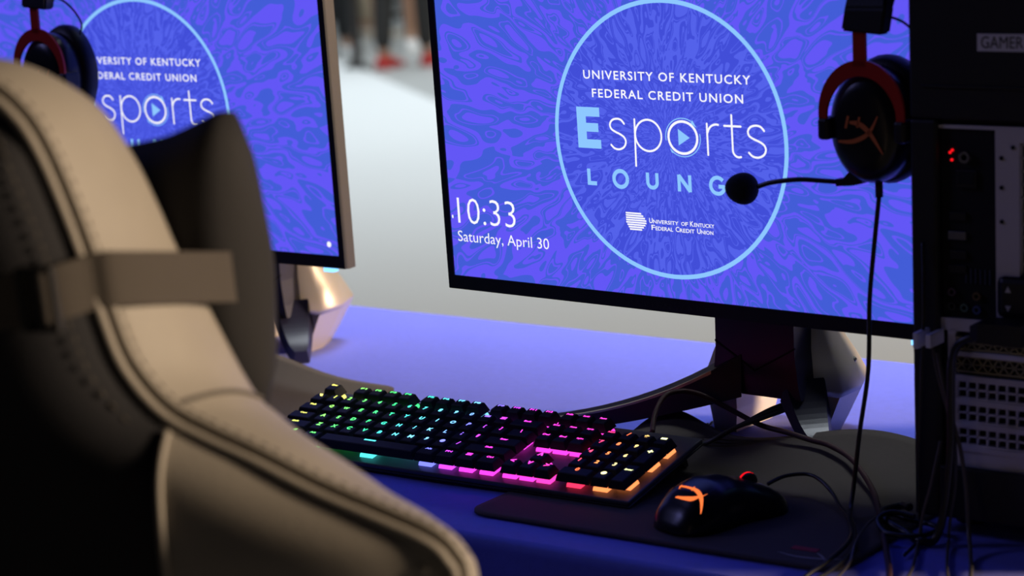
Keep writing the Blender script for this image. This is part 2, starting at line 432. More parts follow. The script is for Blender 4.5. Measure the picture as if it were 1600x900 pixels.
    mk('credit_union_lettering', join_bm(small_caps(['University', 'of', 'Kentucky'], -28.7, 53, -87.4, 5.4, 4.0)+small_caps(['Federal', 'Credit', 'Union'], -26.2, 51, -94.4, 5.4, 4.0)), M_white)
    mk('clock_lettering', to_bm(fit_text('10:33', -288*k, -206.5*k, -105.4*k, -76.6*k, off=y, offset=-.012)), M_white)
    mk('date_lettering', to_bm(fit_text('Saturday, April 30', -290*k, -162.5*k, -129.6*k, -113.8*k, off=y, offset=-.002)), M_white)
    bm = B_()
    poly_face(bm, [(284.4*k+3.4*k*math.cos(i*.45), -151.2*k+3.6*k*math.sin(i*.45)) for i in range(14)], y)
    mk('network_icon', bm, M_white); bm = B_()
    poly_face(bm, [(-295.6*k+1.2*k*math.cos(i*.9), -98.6*k+2.2*k*math.sin(i*.9)) for i in range(7)], y)
    mk('screen_icon', bm, M_white)
    mk('maker_lettering', to_bm(fit_text('ALIENWARE', -51.5*k, 41.5*k, -176.4*k, -171.0*k, off=-.0045, offset=-.01, spacing=1.6)), mat('bezel_lettering', (.035, .032, .04, 1), .5))
    obj('power_light', box(B_(), .249, .263, -.0045, .004, bb-.0040, bb+.0005), M_blueled, pn)
    # stand: column over an open arch, silver flanks, two legs
    cx, cy = stand_dx, .135
    bm = B_(); loft(bm, [[(-h_, -.022, z_), (h_, -.022, z_), (h_*.96, .022, z_), (-h_*.96, .022, z_)] for z_, h_ in ((.046, .052), (.06, .049), (.09, .0455), (zc+.02, .0445))])
    st = obj('stand_column', bm, M_stand, t, loc=(cx, cy, .0))
    bm = B_()
    prism(bm, [(-.0458, .098), (0, .072), (.0458, .098), (.0458, .0960), (0, .0700), (-.0458, .0960)], -.0226, -.020)
    obj('chevron_groove', bm, M_dark, st)
    obj('neck', box(B_(), -.03, .03, -.075, -.02, zc-.05, zc+.05, .004), M_stand, st)
    def ringz(z_, hx_, y0, y1):
        return [(-hx_, y0, z_), (hx_, y0, z_), (hx_*.97, (y0+y1)/2, z_), (hx_*.72, y1, z_), (-hx_*.72, y1, z_), (-hx_*.97, (y0+y1)/2, z_)]
    bm = B_()
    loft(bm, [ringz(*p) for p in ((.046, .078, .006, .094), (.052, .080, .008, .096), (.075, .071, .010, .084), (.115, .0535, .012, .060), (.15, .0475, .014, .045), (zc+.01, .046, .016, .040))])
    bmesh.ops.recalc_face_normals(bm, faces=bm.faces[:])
    sh = obj('silver_shell', bm, M_silver_warm, t, loc=(cx, cy, 0), smooth=True)
    for sg in (-1, 1):
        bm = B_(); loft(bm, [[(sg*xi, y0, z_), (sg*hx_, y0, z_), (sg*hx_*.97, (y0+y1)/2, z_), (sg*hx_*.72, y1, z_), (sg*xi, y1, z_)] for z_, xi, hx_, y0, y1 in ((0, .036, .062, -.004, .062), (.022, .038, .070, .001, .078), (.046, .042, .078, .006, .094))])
        bmesh.ops.recalc_face_normals(bm, faces=bm.faces[:]); obj('silver_flank', bm, M_silver_warm, sh)
    def leg(ang, L, x0, hroot, tw_=1.):
        d_ = Vector((math.sin(ang), -math.cos(ang), 0)); s_ = Vector((math.cos(ang), math.sin(ang), 0))
        rings = []; N = 14; o_ = Vector((x0, 0, 0))
        for i in range(N+1):
            f_ = i/N; p = o_+d_*(L*f_)
            top = hroot*(1-f_)**2.4+.024-.010*f_; bot = .044*(1-f_)**1.6*(1 if f_ < .97 else 0)
            wd = (.016*(1-f_)+.009)*tw_
            rings.append([p-s_*wd+Vector((0, 0, bot)), p+s_*wd+Vector((0, 0, bot)), p+s_*wd*.8+Vector((0, 0, top)), p-s_*wd*.8+Vector((0, 0, top))])
        b_ = B_(); loft(b_, rings); bmesh.ops.recalc_face_normals(b_, faces=b_.faces[:])
        b2 = B_()
        rings = []
        for i in range(11):
            f_ = .12+.86*i/10; p = o_+d_*(L*f_); top = hroot*(1-f_)**2.4+.024-.010*f_; wd = (.016*(1-f_)+.009)*.8*tw_; k_ = .0045*min(1, f_*1.6)
            rings.append([p-s_*(wd-.0002)*(1 if ang > 0 else -1)*(-1)+Vector((0, 0, top+h2)) if False else p+s_*(wd*sd2)+Vector((0, 0, top+h2)) for sd2, h2 in ((1.02, -.004), (1.02, .0008), (1.0-k_/wd, .0008), (1.0-k_/wd, -.004))])
        loft(b2, rings); bmesh.ops.recalc_face_normals(b2, faces=b2.faces[:])
        return b_, b2
    for ang, L, x0, hr in ((-62, .250, -.025, .062), (48, .060, .046, .040)):
        b_, b2 = leg(math.radians(ang+swivel), L, x0, hr, 1.0)
        lg = obj('leg', b_, M_stand, t, loc=(cx, cy-.005, 0))
        if ang < 0: obj('leg_trim', b2, M_silver_warm, lg)
        else: b2.free()
    return t
mon_a = monitor((.17214, .45501, 0), math.radians(-3.245), .3125, 'monitor showing the 10:33 clock, nearest the black computer tower', .012, 0)
mon_b = monitor((-.58956, .54726, 0), math.radians(.436), .3024, 'monitor farther left, partly hidden behind the gaming chair', .040, 0)

# ------------------------------------------------------------------ mouse pads
def pad(x0, x1, y0, y1, zf, name_label, taper=0):
    bm = B_(); nx, ny = 44, 36; th = .0020
    def P(i, j, top):
        u, v = i/nx, j/ny
        # rounded corners
        x = x0+(x1-x0)*u; y_ = y0+(y1-y0)*v
        cr = .022
        ex_ = max(0, cr-min(x-x0, x1-x)); ey_ = max(0, cr-min(y_-y0, y1-y_))
        if ex_ > 0 and ey_ > 0:
            m_ = max(ex_, ey_); dd = math.hypot(ex_, ey_); f_ = m_/dd
            cxp = x0+cr if x-x0 < cr else x1-cr; cyp = y0+cr if y_-y0 < cr else y1-cr
            x = cxp+(x-cxp)*f_; y_ = cyp+(y_-cyp)*f_
        return (x, y_, zf(x, y_)+(th if top else 0))
    T = [[bm.verts.new(P(i, j, 1)) for j in range(ny+1)] for i in range(nx+1)]
    Lo = [[bm.verts.new(P(i, j, 0)) for j in range(ny+1)] for i in range(nx+1)]
    for i in range(nx):
        for j in range(ny):
            bm.faces.new((T[i][j], T[i+1][j], T[i+1][j+1], T[i][j+1])); bm.faces.new((Lo[i][j], Lo[i][j+1], Lo[i+1][j+1], Lo[i+1][j]))
    per = [(i, 0) for i in range(nx)]+[(nx, j) for j in range(ny)]+[(i, ny) for i in range(nx, 0, -1)]+[(0, j) for j in range(ny, 0, -1)]
    for a_, b_ in zip(per, per[1:]+per[:1]):
        bm.faces.new((T[a_[0]][a_[1]], Lo[a_[0]][a_[1]], Lo[b_[0]][b_[1]], T[b_[0]][b_[1]]))
    bmesh.ops.recalc_face_normals(bm, faces=bm.faces[:])
    t = thing('mouse_pad', name_label, 'mouse pad', ((x0+x1)/2, (y0+y1)/2, 0))
    o = obj('cloth_surface', bm, M_pad, t, smooth=True); o.location = (-(x0+x1)/2, -(y0+y1)/2, 0)
    return t
g2 = lambda x, m_, s_: math.exp(-((x-m_)/s_)**2)
def zf_right(x, y_):
    v = max(0, (y_-.45)/.10)
    return .0006+.022*v*v*g2(x, .105, .045)+.026*v*v*g2(x, .33, .10)
def zf_left(x, y_):
    v = max(0, (y_-.45)/.13)
    return .0006+.020*v*v*g2(x, -.47, .08)
pr_ = pad(.078, .4535, .238, .553, zf_right, 'dark cloth mouse pad under the mouse')
pl_ = pad(-.72, -.268, .235, .585, zf_left, 'dark cloth mouse pad left of the keyboard, in front of the farther monitor')
# small printed mark at the near right corner of the pad
bm = B_()
for pts in ([(0, 0), (.02, -.004), (.045, 0), (.06, .008)], [(.03, .012), (.04, .004), (.052, -.010)]):
    P = catmull([(p[0], p[1], 0) for p in pts], 5)
    n_ = len(P)
    for i in range(n_-1):
        w_ = .0022*math.sin(math.pi*(i+.5)/n_)+.0004
        vs = [bm.verts.new((P[i].x, P[i].y-w_/2, 0)), bm.verts.new((P[i+1].x, P[i+1].y-w_/2, 0)), bm.verts.new((P[i+1].x, P[i+1].y+w_/2, 0)), bm.verts.new((P[i].x, P[i].y+w_/2, 0))]
        bm.faces.new(vs)
o = obj('printed_mark', bm, mat('pad_print', (.45, .42, .42, 1), .5), pr_); o.location = (.385-.26575, .262-.3955, .0030)
bm = B_(); box(bm, 0, .024, 0, .008, 0, .0004)
o = obj('red_tag', bm, mat('pad_red', (.45, .02, .03, 1), .6), pr_); o.location = (.39-.26575, .275-.3955, .0027)

# ------------------------------------------------------------------ keyboard
U = .01905
KB = thing('keyboard', 'black backlit mechanical keyboard with rainbow key lights', 'keyboard', (-.01624, .37699, 0), (0, 0, math.radians(.867)))
KT = math.radians(11.14)
def kmat(o):      # place a piece given in keyboard plane coordinates
    return o
KX0, KY0 = -11.25*U, -3.0*U-.0035
zlift = .037-.0262            # legend plane height at the centre
base_rot = (KT, 0, 0); base_loc = (0, 0, zlift)
bm = B_(); box(bm, -.2215, .2235, -.0715, .0665, .0054, .0074, .0008)
case = obj('case', bm, M_black, KB, loc=base_loc, rot=base_rot)
bm = B_(); box(bm, -.2205, .2225, -.0700, .0655, .007, .0118, .0015)
obj('top_plate', bm, M_plate, KB, loc=base_loc, rot=base_rot)
for sx in (-1, 1):
    bm = B_(); prism(bm, [(.045, .006), (.060, .006), (.066, -.0195), (.060, -.0195)], sx*.19-.012, sx*.19+.012, 'x')
    obj('rear_foot', bm, M_black, KB, loc=base_loc, rot=base_rot)
def hue(x, y_):
    x = x+(3-y_)*.12
    st = [(0, (250, 240, 120)), (1.2, (236, 236, 110)), (2.0, (150, 240, 110)), (4, (90, 240, 120)), (5.6, (60, 240, 140)), (6.8, (70, 230, 220)), (8.5, (110, 220, 255)),
          (9.8, (120, 200, 255)), (10.8, (110, 130, 255)), (11.6, (150, 80, 255)), (12.6, (245, 60, 245)), (15, (255, 60, 215)), (17.6, (255, 60, 200)), (18.8, (255, 60, 130)),
          (19.8, (255, 110, 70)), (20.6, (255, 190, 100)), (21.4, (240, 240, 170)), (23, (225, 235, 160))]
    for (x0, c0), (x1, c1) in zip(st, st[1:]):
        if x <= x1:
            f_ = max(0, (x-x0)/(x1-x0)); return lin(*[c0[i]*(1-f_)+c1[i]*f_ for i in range(3)])
    return lin(*st[-1][1])
def hue_sw(x, y_):
    c_ = hue(x, y_)
    if x > 20.5: c_ = lin(255, 140, 80)
    elif x > 18.4: c_ = lin(255, 50, 90)
    return c_
keys = []
def row(y_, lst):
    for it in lst: keys.append((it[0], y_ if len(it) < 4 else it[3], it[1], 1 if len(it) < 5 else it[4], it[2]))
row(5.75, [(.5, 1, 'Esc')]+[(2.5+i, 1, 'F%d' % (i+1)) for i in range(4)]+[(7+i, 1, 'F%d' % (i+5)) for i in range(4)]+[(11.5+i, 1, 'F%d' % (i+9)) for i in range(4)]+[(15.75, 1, 'PrtSc'), (16.75, 1, 'ScrLk'), (17.75, 1, 'Pause')])
row(4.5, [(.5+i, 1, ch) for i, ch in enumerate("`1234567890-=")]+[(14, 2, 'Back'), (15.75, 1, 'Ins'), (16.75, 1, 'Home'), (17.75, 1, 'PgUp'), (19, 1, 'Num'), (20, 1, '/'), (21, 1, '*'), (22, 1, '-')])
row(3.5, [(.75, 1.5, 'Tab')]+[(2+i, 1, ch) for i, ch in enumerate("QWERTYUIOP[]")]+[(14.25, 1.5, '\\'), (15.75, 1, 'Del'), (16.75, 1, 'End'), (17.75, 1, 'PgDn'), (19, 1, '7'), (20, 1, '8'), (21, 1, '9'), (22, 1, '+', 3.0, 2)])
row(2.5, [(.875, 1.75, 'Caps')]+[(2.25+i, 1, ch) for i, ch in enumerate("ASDFGHJKL;'")]+[(13.875, 2.25, 'Enter'), (19, 1, '4'), (20, 1, '5'), (21, 1, '6')])
row(1.5, [(1.125, 2.25, 'Shift')]+[(2.75+i, 1, ch) for i, ch in enumerate("ZXCVBNM,./")]+[(13.625, 2.75, 'Shift'), (16.75, 1, '^'), (19, 1, '1'), (20, 1, '2'), (21, 1, '3'), (22, 1, 'Enter', 1.0, 2)])
row(.5, [(.625, 1.25, 'Ctrl'), (1.875, 1.25, '#'), (3.125, 1.25, 'Alt'), (6.875, 6.25, '___'), (10.625, 1.25, 'Alt'), (11.875, 1.25, 'FN'), (13.125, 1.25, '='), (14.375, 1.25, 'Ctrl'), (15.75, 1, '<'), (16.75, 1, 'v'), (17.75, 1, '>'), (19.5, 2, '0'), (21, 1, '.')])
ROWTOP = {5.75: .0098, 4.5: .0094, 3.5: .0084, 2.5: .0078, 1.5: .0080, .5: .0084, 3.0: .0082, 1.0: .0080}
cap_cache = {}
def cap_mesh(w, h, ht):
    kk = (w, h, ht)
    if kk in cap_cache: return cap_cache[kk]
    hw, hh = w*U/2-.00055, h*U/2-.00055
    bm = B_()
    rg = lambda ix, iy0, iy1, z: [(-hw+ix, -hh+iy0, z), (hw-ix, -hh+iy0, z), (hw-ix, hh-iy1, z), (-hw+ix, hh-iy1, z)]
    loft(bm, [rg(0, 0, 0, 0), rg(.0026, .0021, .0032, ht-.0008), rg(.0033, .0028, .0039, ht)])
    me = bpy.data.meshes.new('keycap'); bmesh.ops.recalc_face_normals(bm, faces=bm.faces[:]); bm.to_mesh(me); bm.free(); me.materials.append(M_key); cap_cache[kk] = me; return me
bm = B_()
loft(bm, [[(-.0078, -.0078, 0), (.0078, -.0078, 0), (.0078, .0078, 0), (-.0078, .0078, 0)], [(-.0072, -.0072, .0030), (.0072, -.0072, .0030), (.0072, .0072, .0030), (-.0072, .0072, .0030)], [(-.0055, -.0055, .0052), (.0055, -.0055, .0052), (.0055, .0055, .0052), (-.0055, .0055, .0052)]])
sw_me = bpy.data.meshes.new('switch'); bmesh.ops.recalc_face_normals(bm, faces=bm.faces[:]); bm.to_mesh(sw_me); bm.free(); sw_me.materials.append(M_switch)
RX = Matrix.Rotation(KT, 4, 'X'); TR = Matrix.Translation(base_loc)
leg_cache = {}
for (kx, ky, w, h, s_) in keys:
    X_ = KX0+kx*U; Y_ = KY0+ky*U; ht = ROWTOP[ky]
    ko = inst('keycap', cap_mesh(w, h, ht), KB); ko.matrix_local = TR @ RX @ Matrix.Translation((X_, Y_, .0172))
    if s_ not in leg_cache:
        me = text_mesh(s_, .03)
        xs = [v.co.x for v in me.vertices]; ys = [v.co.y for v in me.vertices]
        cx, cy = (min(xs)+max(xs))/2, (min(ys)+max(ys))/2
        wd = max(xs)-min(xs); hg = max(ys)-min(ys)
        tw = .0064 if len(s_) == 1 else .0074
        if s_ == '___': tw = .014
        if s_ in ('Shift', 'Enter', 'Caps', 'Back', 'Tab'): tw = .0085
        sc_ = min(tw/max(wd, 1e-4), .0058/max(hg, .05))
        sx_ = sc_ if len(s_) == 1 else tw/wd
        th_ = sc_ if len(s_) == 1 else .0030/hg if s_ != '___' else .0022/hg
        for v in me.vertices: v.co = ((v.co.x-cx)*sx_, (v.co.y-cy)*th_, 0)
        me.materials.append(M_legend); leg_cache[s_] = me
    lo = inst('legend', leg_cache[s_], ko, (0, .0028 if h == 1 else .006, ht+.00018)); lo.color = hue(kx, ky)
    so = inst('switch', sw_me, KB); so.matrix_local = TR @ RX @ Matrix.Translation((X_, Y_, .0119)); so.color = hue_sw(kx, ky)
tube_pts = [(.152, .066, .034), (.140, .098, .050), (.136, .130, .056), (.150, .165, .048), (.185, .195, .030), (.218, .197, .012)]
wk = lambda p: (p[0]-(-.01624), p[1]-.37699, p[2])
cab = catmull([wk((.150, .4405, .034)), wk((.137, .470, .047)), wk((.130, .505, .055)), wk((.142, .535, .050)), wk((.170, .548, .035)), wk((.205, .548, .022)), wk((.245, .532, .022)), wk((.275, .522, .0205)), wk((.300, .512, .0205)), wk((.336, .488, .0165)), wk((.386, .429, .0085)), wk((.432, .350, .0075)), wk((.466, .290, .005)), wk((.495, .235, .0035)), wk((.51, .190, .003)), wk((.515, .165, -.02)), wk((.515, .163, -.2))], 8)
obj('cable', tube(B_(), cab, .0026, 8), M_braid, KB, smooth=True)

# ------------------------------------------------------------------ mouse
MO = thing('mouse', 'black wired gaming mouse with a glowing orange logo', 'mouse', (.295, .323, .0028), (0, 0, math.radians(-20)))
ML = .126
def msurf(s, th, off=0.):
    y_ = -ML/2+ML*s
    env = math.sqrt(max(0, 1-(abs(2*s-1))**4.5))
    hw = (.0335-.006*math.exp(-((s-.58)/.2)**2)+.0)*env**.75
    hs = [(0, .012), (.08, .0245), (.2, .0350), (.36, .0400), (.5, .0385), (.65, .033), (.8, .0265), (.92, .021), (1, .014)]
    for (s0, h0), (s1, h1) in zip(hs, hs[1:]):
        if s <= s1:
            f_ = (s-s0)/(s1-s0); f_ = f_*f_*(3-2*f_)*.5+f_*.5; h = h0+(h1-h0)*f_; break
    ee = 1.0 if s > .5 else max(.0, min(1, env*1.02))
    h = h*(.25+.75*ee) if s < .5 else h*(.35+.65*env)
    cth, sth = math.cos(th), math.sin(th)
    return Vector((math.copysign(abs(cth)**.72, cth)*hw, y_, sth**.82*h if sth > 0 else 0))
def mnormal(s, th):
    e_ = .01
    du = msurf(min(1, s+e_), th)-msurf(max(0, s-e_), th); dv = msurf(s, th+e_)-msurf(s, th-e_)
    nn_ = dv.cross(du).normalized(); 
    return nn_ if nn_.z > 0 else -nn_
NS, NT = 40, 28
bm = B_()
rings = [[msurf(.004+.992*i/NS, math.pi*j/NT) for j in range(NT+1)] for i in range(NS+1)]
loft(bm, rings); bmesh.ops.recalc_face_normals(bm, faces=bm.faces[:])
obj('shell', bm, M_gloss, MO, smooth=True)
def msurf_ribbon(bm_, pts, w0, off=.0004):
    P = catmull([(p[0], p[1], 0) for p in pts], 6); n_ = len(P); prev = None
    for i, p in enumerate(P):
        t_ = (P[min(i+1, n_-1)]-P[max(i-1, 0)]).normalized(); q_ = Vector((-t_.y, t_.x, 0))
        w_ = w0*(.15+.85*math.sin(math.pi*min(1, max(0, (i+.3)/(n_-.4)))))
        pr2 = []
        for sg in (-1, 1):
            uv = p+q_*w_*sg; s_ = .20+uv.y; th = math.pi/2-uv.x
            pr2.append(bm_.verts.new(msurf(s_, th)+mnormal(s_, th)*off))
        if prev: bm_.faces.new((prev[0], prev[1], pr2[1], pr2[0]))
        prev = pr2
# logo in (angle, length) coordinates on the palm hump
bm = B_()
lo_s = lambda l_: [((1.18*p[0]-1.63*p[1])/1800/.031+.28, (.41*p[0]+1.09*p[1])/1800/.126-.01) for p in l_]
for pts, w_ in (([(-21, -3), (-4, -4.5), (9, -1), (21, 6)], .016), ([(-9, 7), (3, 5), (11, -2), (14, -13)], .016), ([(-13, 4), (-8, 10)], .013), ([(-2, 3), (3, 9)], .013), ([(-12, 7.5), (2, 6)], .010)):
    msurf_ribbon(bm, lo_s(pts), w_)
obj('glowing_logo', bm, M_orange, MO)
bm = B_(); msurf_ribbon(bm, [(0, .36), (0, .5), (0, .62), (0, .74)], .012, .0003); obj('button_seam', bm, M_dark, MO)
bm = B_(); msurf_ribbon(bm, [(-1.15, -.12), (-1.12, .1), (-1.05, .35), (-1.1, .6), (-1.15, .75)], .006, .0003); msurf_ribbon(bm, [(1.15, -.12), (1.12, .1), (1.05, .35), (1.1, .6), (1.15, .75)], .006, .0003); obj('side_seam', bm, M_dark, MO)
wz = msurf(.74, math.pi/2).z
bm = B_(); lathe(bm, [(.0085, -.0035), (.0105, -.002), (.0105, .002), (.0085, .0035)], 20, 'x', (0, -ML/2+ML*.74, wz-.004)); wh = obj('scroll_wheel', bm, M_black, MO, smooth=True)
bm = B_(); lathe(bm, [(.0108, -.0008), (.0108, .0008)], 20, 'x', (0, -ML/2+ML*.74, wz-.004)); obj('wheel_light', bm, M_redled, wh)
bm = B_()
for i in range(2): box(bm, -.0335, -.0285, -.006+i*.022, .013+i*.022, .0165, .0205, .0012)
obj('thumb_button', bm, M_gloss, MO)
inv = (Matrix.Translation((.295, .323, .0028)) @ Matrix.Rotation(math.radians(-20), 4, 'Z')).inverted()
wp = [(.302, .393, .016), (.310, .410, .020), (.328, .418, .022), (.345, .412, .020), (.362, .402, .013), (.380, .382, .0085), (.407, .352, .0075), (.432, .310, .0075), (.448, .270, .0075), (.452, .225, .006), (.45, .19, .0035), (.449, .166, -.015), (.449, .164, -.2)]
mc = catmull([inv @ Vector(p) for p in wp], 8)
obj('cable', tube(B_(), mc, .0018, 8), M_cable, MO, smooth=True)

# ------------------------------------------------------------------ headsets (hung over the top edge of each monitor)
def headset(loc, yaw, label, cable_pts, wire=True):
    t = thing('headset', label, 'headset', loc, (0, 0, yaw))      # origin: centre of the near ear cup, outer face looks to -y
    def ell(bm_, prof, sx_, sz_, cx=0, cz=0, seg=32):
        rings = [[(cx+sx_*r*math.cos(2*math.pi*j/seg), y_, cz+sz_*r*math.sin(2*math.pi*j/seg)) for j in range(seg)] for r, y_ in prof]
        loft(bm_, rings); bmesh.ops.recalc_face_normals(bm_, faces=bm_.faces[:]); return bm_
    for far in (0, 1):
        sg = 1 if not far else -1
        y0 = 0 if not far else .150
        Y = lambda v: y0+sg*v
        cup = obj('ear_cup', ell(B_(), [(.30, Y(-.0275)), (.62, Y(-.0265)), (.84, Y(-.0235)), (.95, Y(-.018)), (1.0, Y(-.010)), (1.0, Y(.004)), (.93, Y(.008))], .0365, .0495), M_gloss, t, smooth=True)
        obj('ear_cushion', ell(B_(), [(.85, Y(.004)), (1.0, Y(.007)), (1.06, Y(.014)), (1.04, Y(.023)), (.93, Y(.028)), (.62, Y(.029)), (.55, Y(.016))], .0385, .0520, .002, .002), M_leatherette, t, smooth=True)
        # logo
        bm_ = B_()
        yy = Y(-.0282)
        S_ = .0225
        def rb(pts, w0):
            P = [(p.x*S_, p.y*S_) for p in catmull([(u, v, 0) for u, v in pts], 6)]
            ribbon(bm_, P, w0, yy, False, wf=lambda f_: w0*(.25+.85*math.sin(math.pi*min(1, f_*.9+.1))))
        rb([(-.95, -.55), (-.3, -.52), (.35, -.2), (.75, .45)], .0036); rb([(-.45, .18), (.0, .12), (.45, -.25), (.95, -.95)], .0042)
        ribbon(bm_, [(-.62*S_, -.05*S_), (-.50*S_, .42*S_)], .0024, yy, False); ribbon(bm_, [(-.12*S_, -.0*S_), (-.02*S_, .40*S_)], .0022, yy, False)
        obj('printed_logo', bm_, M_logo, cup)
        # fork: flat C that holds the cup at its two pivots
        cx, cz = .001, .011
        out_, in_ = [], []
        for i in range(25):
            an = math.radians(-12+204*i/24)
            rx, rz = .0410, .0455
            wdt = .0075+.0060*max(0, math.sin(an))
            out_.append((cx+rx*math.cos(an), cz+rz*math.sin(an))); in_.append((cx+(rx-wdt)*math.cos(an), cz+(rz-wdt)*math.sin(an)))
        bm_ = B_()
        ya, yb = Y(-.0285), Y(-.0255)
        # the middle of the fork bows forward over the rim of the cup
        def V(p, y_): return bm_.verts.new((p[0], y_-sg*.0*abs(p[1]), p[1]))
        R4 = [[V(o_, ya), V(i_, ya), V(i_, yb), V(o_, yb)] for o_, i_ in zip(out_, in_)]
        for i in range(len(R4)-1):
            for j in range(4): bm_.faces.new((R4[i][j], R4[i][(j+1) % 4], R4[i+1][(j+1) % 4], R4[i+1][j]))
        bm_.faces.new(R4[0]); bm_.faces.new(list(reversed(R4[-1])))
        box(bm_, cx-.0065, cx+.0055, min(ya, yb), max(ya, yb), cz+.040, cz+.090)
        bmesh.ops.recalc_face_normals(bm_, faces=bm_.faces[:])
        fk = obj('fork', bm_, M_red, t)
        for sx_ in (-1, 1):
            bm_ = B_(); box(bm_, cx+sx_*.0365-.0055, cx+sx_*.0365+.0055, min(Y(-.030), Y(-.006)), max(Y(-.030), Y(-.006)), -.012, .007, .003)
            obj('pivot', bm_, M_black, fk)
    # headband: padded arch from the near block to the far one
    yc = .075; ra = .096
    rings = []
    N = 26
    for i in range(N+1):
        an = math.pi*(1-i/N); py = yc+ra*math.cos(an)*1.02; pz = .086+.060*math.sin(an)
        nrm = Vector((0, math.cos(an), math.sin(an))); tx = Vector((1, 0, 0)); th_ = .0065+.003*math.sin(an); hw = .0175+.002*math.sin(an)
        c0 = Vector((.008, py, pz))
        rings.append([c0+tx*hw*u+nrm*th_*v for u, v in ((-1, -.6), (-.8, -1), (.8, -1), (1, -.6), (1, .6), (.8, 1), (-.8, 1), (-1, .6))])
    bm_ = B_(); loft(bm_, rings); bmesh.ops.recalc_face_normals(bm_, faces=bm_.faces[:])
    hb = obj('headband', bm_, M_leatherette, t, smooth=True)
    for far in (0, 1):
        y0 = -.0270 if not far else .1770
        bm_ = B_(); loft(bm_, [[(-.0135, y0-.0075, .081), (.0255, y0-.0075, .078), (.0255, y0+.0075, .078), (-.0135, y0+.0075, .081)], [(-.0095, y0-.008, .100), (.0295, y0-.008, .100), (.0295, y0+.008, .100), (-.0095, y0+.008, .100)], [(-.008, y0-.003, .116), (.028, y0-.003, .116), (.028, y0+.010, .116), (-.008, y0+.010, .116)]])
        bmesh.ops.bevel(bm_, geom=bm_.edges[:], offset=.002, segments=2, affect='EDGES')
        bmesh.ops.recalc_face_normals(bm_, faces=bm_.faces[:]); obj('band_end', bm_, M_leatherette, hb)
    obj('band_wire', tube(B_(), catmull([(.027, -.022, .092), (.036, -.016, .087), (.043, -.008, .076), (.046, .0, .060), (.036, .006, .047)], 6), .0012, 6), M_cable, t, smooth=True)
    # microphone
    bm_ = B_(); prism(bm_, [(-.017, -.052), (-.033, -.0535), (-.034, -.0475), (-.026, -.0465), (-.016, -.036), (-.006, -.040), (-.008, -.050)], -.014, -.004); mb = obj('mic_mount', bm_, M_black, t)
    obj('mic_boom', tube(B_(), catmull([(-.033, -.009, -.0505), (-.050, -.011, -.0500), (-.072, -.013, -.0500), (-.098, -.014, -.0540), (-.112, -.014, -.0585)], 6), .0022, 8), M_cable, t, smooth=True)
    bm_ = B_(); bmesh.ops.create_uvsphere(bm_, u_segments=20, v_segments=14, radius=1)
    for v in bm_.verts: v.co = Vector((-.1265+v.co.x*.0155*(1-.18*v.co.x), -.014+v.co.y*.013, -.0610+v.co.z*.0142))
    obj('mic_foam', bm_, M_foam, t, smooth=True)
    obj('cable_sleeve', tube(B_(), [(.003, -.004, -.044), (.0035, -.0045, -.062)], .0034, 10), M_black, t, smooth=True)
    mw = (Matrix.Translation(loc) @ Matrix.Rotation(yaw, 4, 'Z')).inverted()
    obj('cable', tube(B_(), catmull([(.0035, -.0045, -.060)]+[tuple(mw @ Vector(p)) for p in cable_pts], 8), .0021, 8), M_cable, t, smooth=True)
    return t
headset((.4105, .405, .3425), math.radians(-3), 'headset with boom mic hung over the monitor beside the black tower',
        [(.4085, .398, .232), (.4045, .397, .19), (.4025, .396, .13), (.394, .394, .073), (.391, .388, .030), (.394, .375, .0115), (.405, .352, .0095), (.425, .318, .0075), (.436, .280, .0075), (.440, .240, .0065), (.439, .205, .0035), (.438, .166, -.012), (.438, .163, -.2)])
headset((-.672, .492, .3485), math.radians(.5), 'headset with red fork hung over the monitor behind the gaming chair',
        [(-.670, .488, .26), (-.672, .486, .18), (-.675, .484, .09), (-.672, .475, .03), (-.655, .455, .027), (-.62, .43, .008), (-.56, .42, .0075)])

# ------------------------------------------------------------------ computer tower (rear side turned to the viewer)
TWX, TWY = .455, .375
TW = thing('computer_tower', 'black computer tower with its rear ports facing out', 'computer', (TWX, TWY, 0))
Wd, Dp, Ht = .225, .40, .515
bm = B_(); box(bm, 0, Wd, .010, Dp, .014, Ht, .004); obj('case_body', bm, M_case, TW)
for sx in (.03, Wd-.03):
    for sy in (.05, Dp-.05):
        bm = B_(); lathe(bm, [(.014, 0), (.016, .004), (.014, .015)], 16, 'z', (sx, sy, 0)); obj('foot', bm, M_black, TW)
obj('top_shroud', box(B_(), 0, Wd, 0, .014, .352, Ht, .003), M_case, TW)
obj('shroud_lip', box(B_(), .012, Wd-.004, -.0015, .004, .3775, .3805, .0008), M_black, TW)
obj('side_rail', box(B_(), 0, .0245, 0, .014, .014, .352, .003), M_case, TW)
obj('bottom_panel', box(B_(), .0245, Wd, .003, .014, .014, .047, .002), M_case, TW)
# rear steel sheet around the I/O opening
bm = B_()
for (x0, x1, z0, z1) in ((.0245, Wd-.004, .3445, .3475), (.074, .0845, .187, .3445), (.0845, Wd-.004, .176, .1885), (.0245, .0845, .176, .1865), (.0845, .0945, .1885, .3445), (.0945, Wd-.004, .335, .3445)):
    box(bm, x0, x1, .004, .009, z0, z1)
obj('rear_sheet', bm, M_steel, TW)
io = obj('port_plate', box(B_(), .0255, .0735, .0065, .010, .1868, .3443), M_dark, TW)
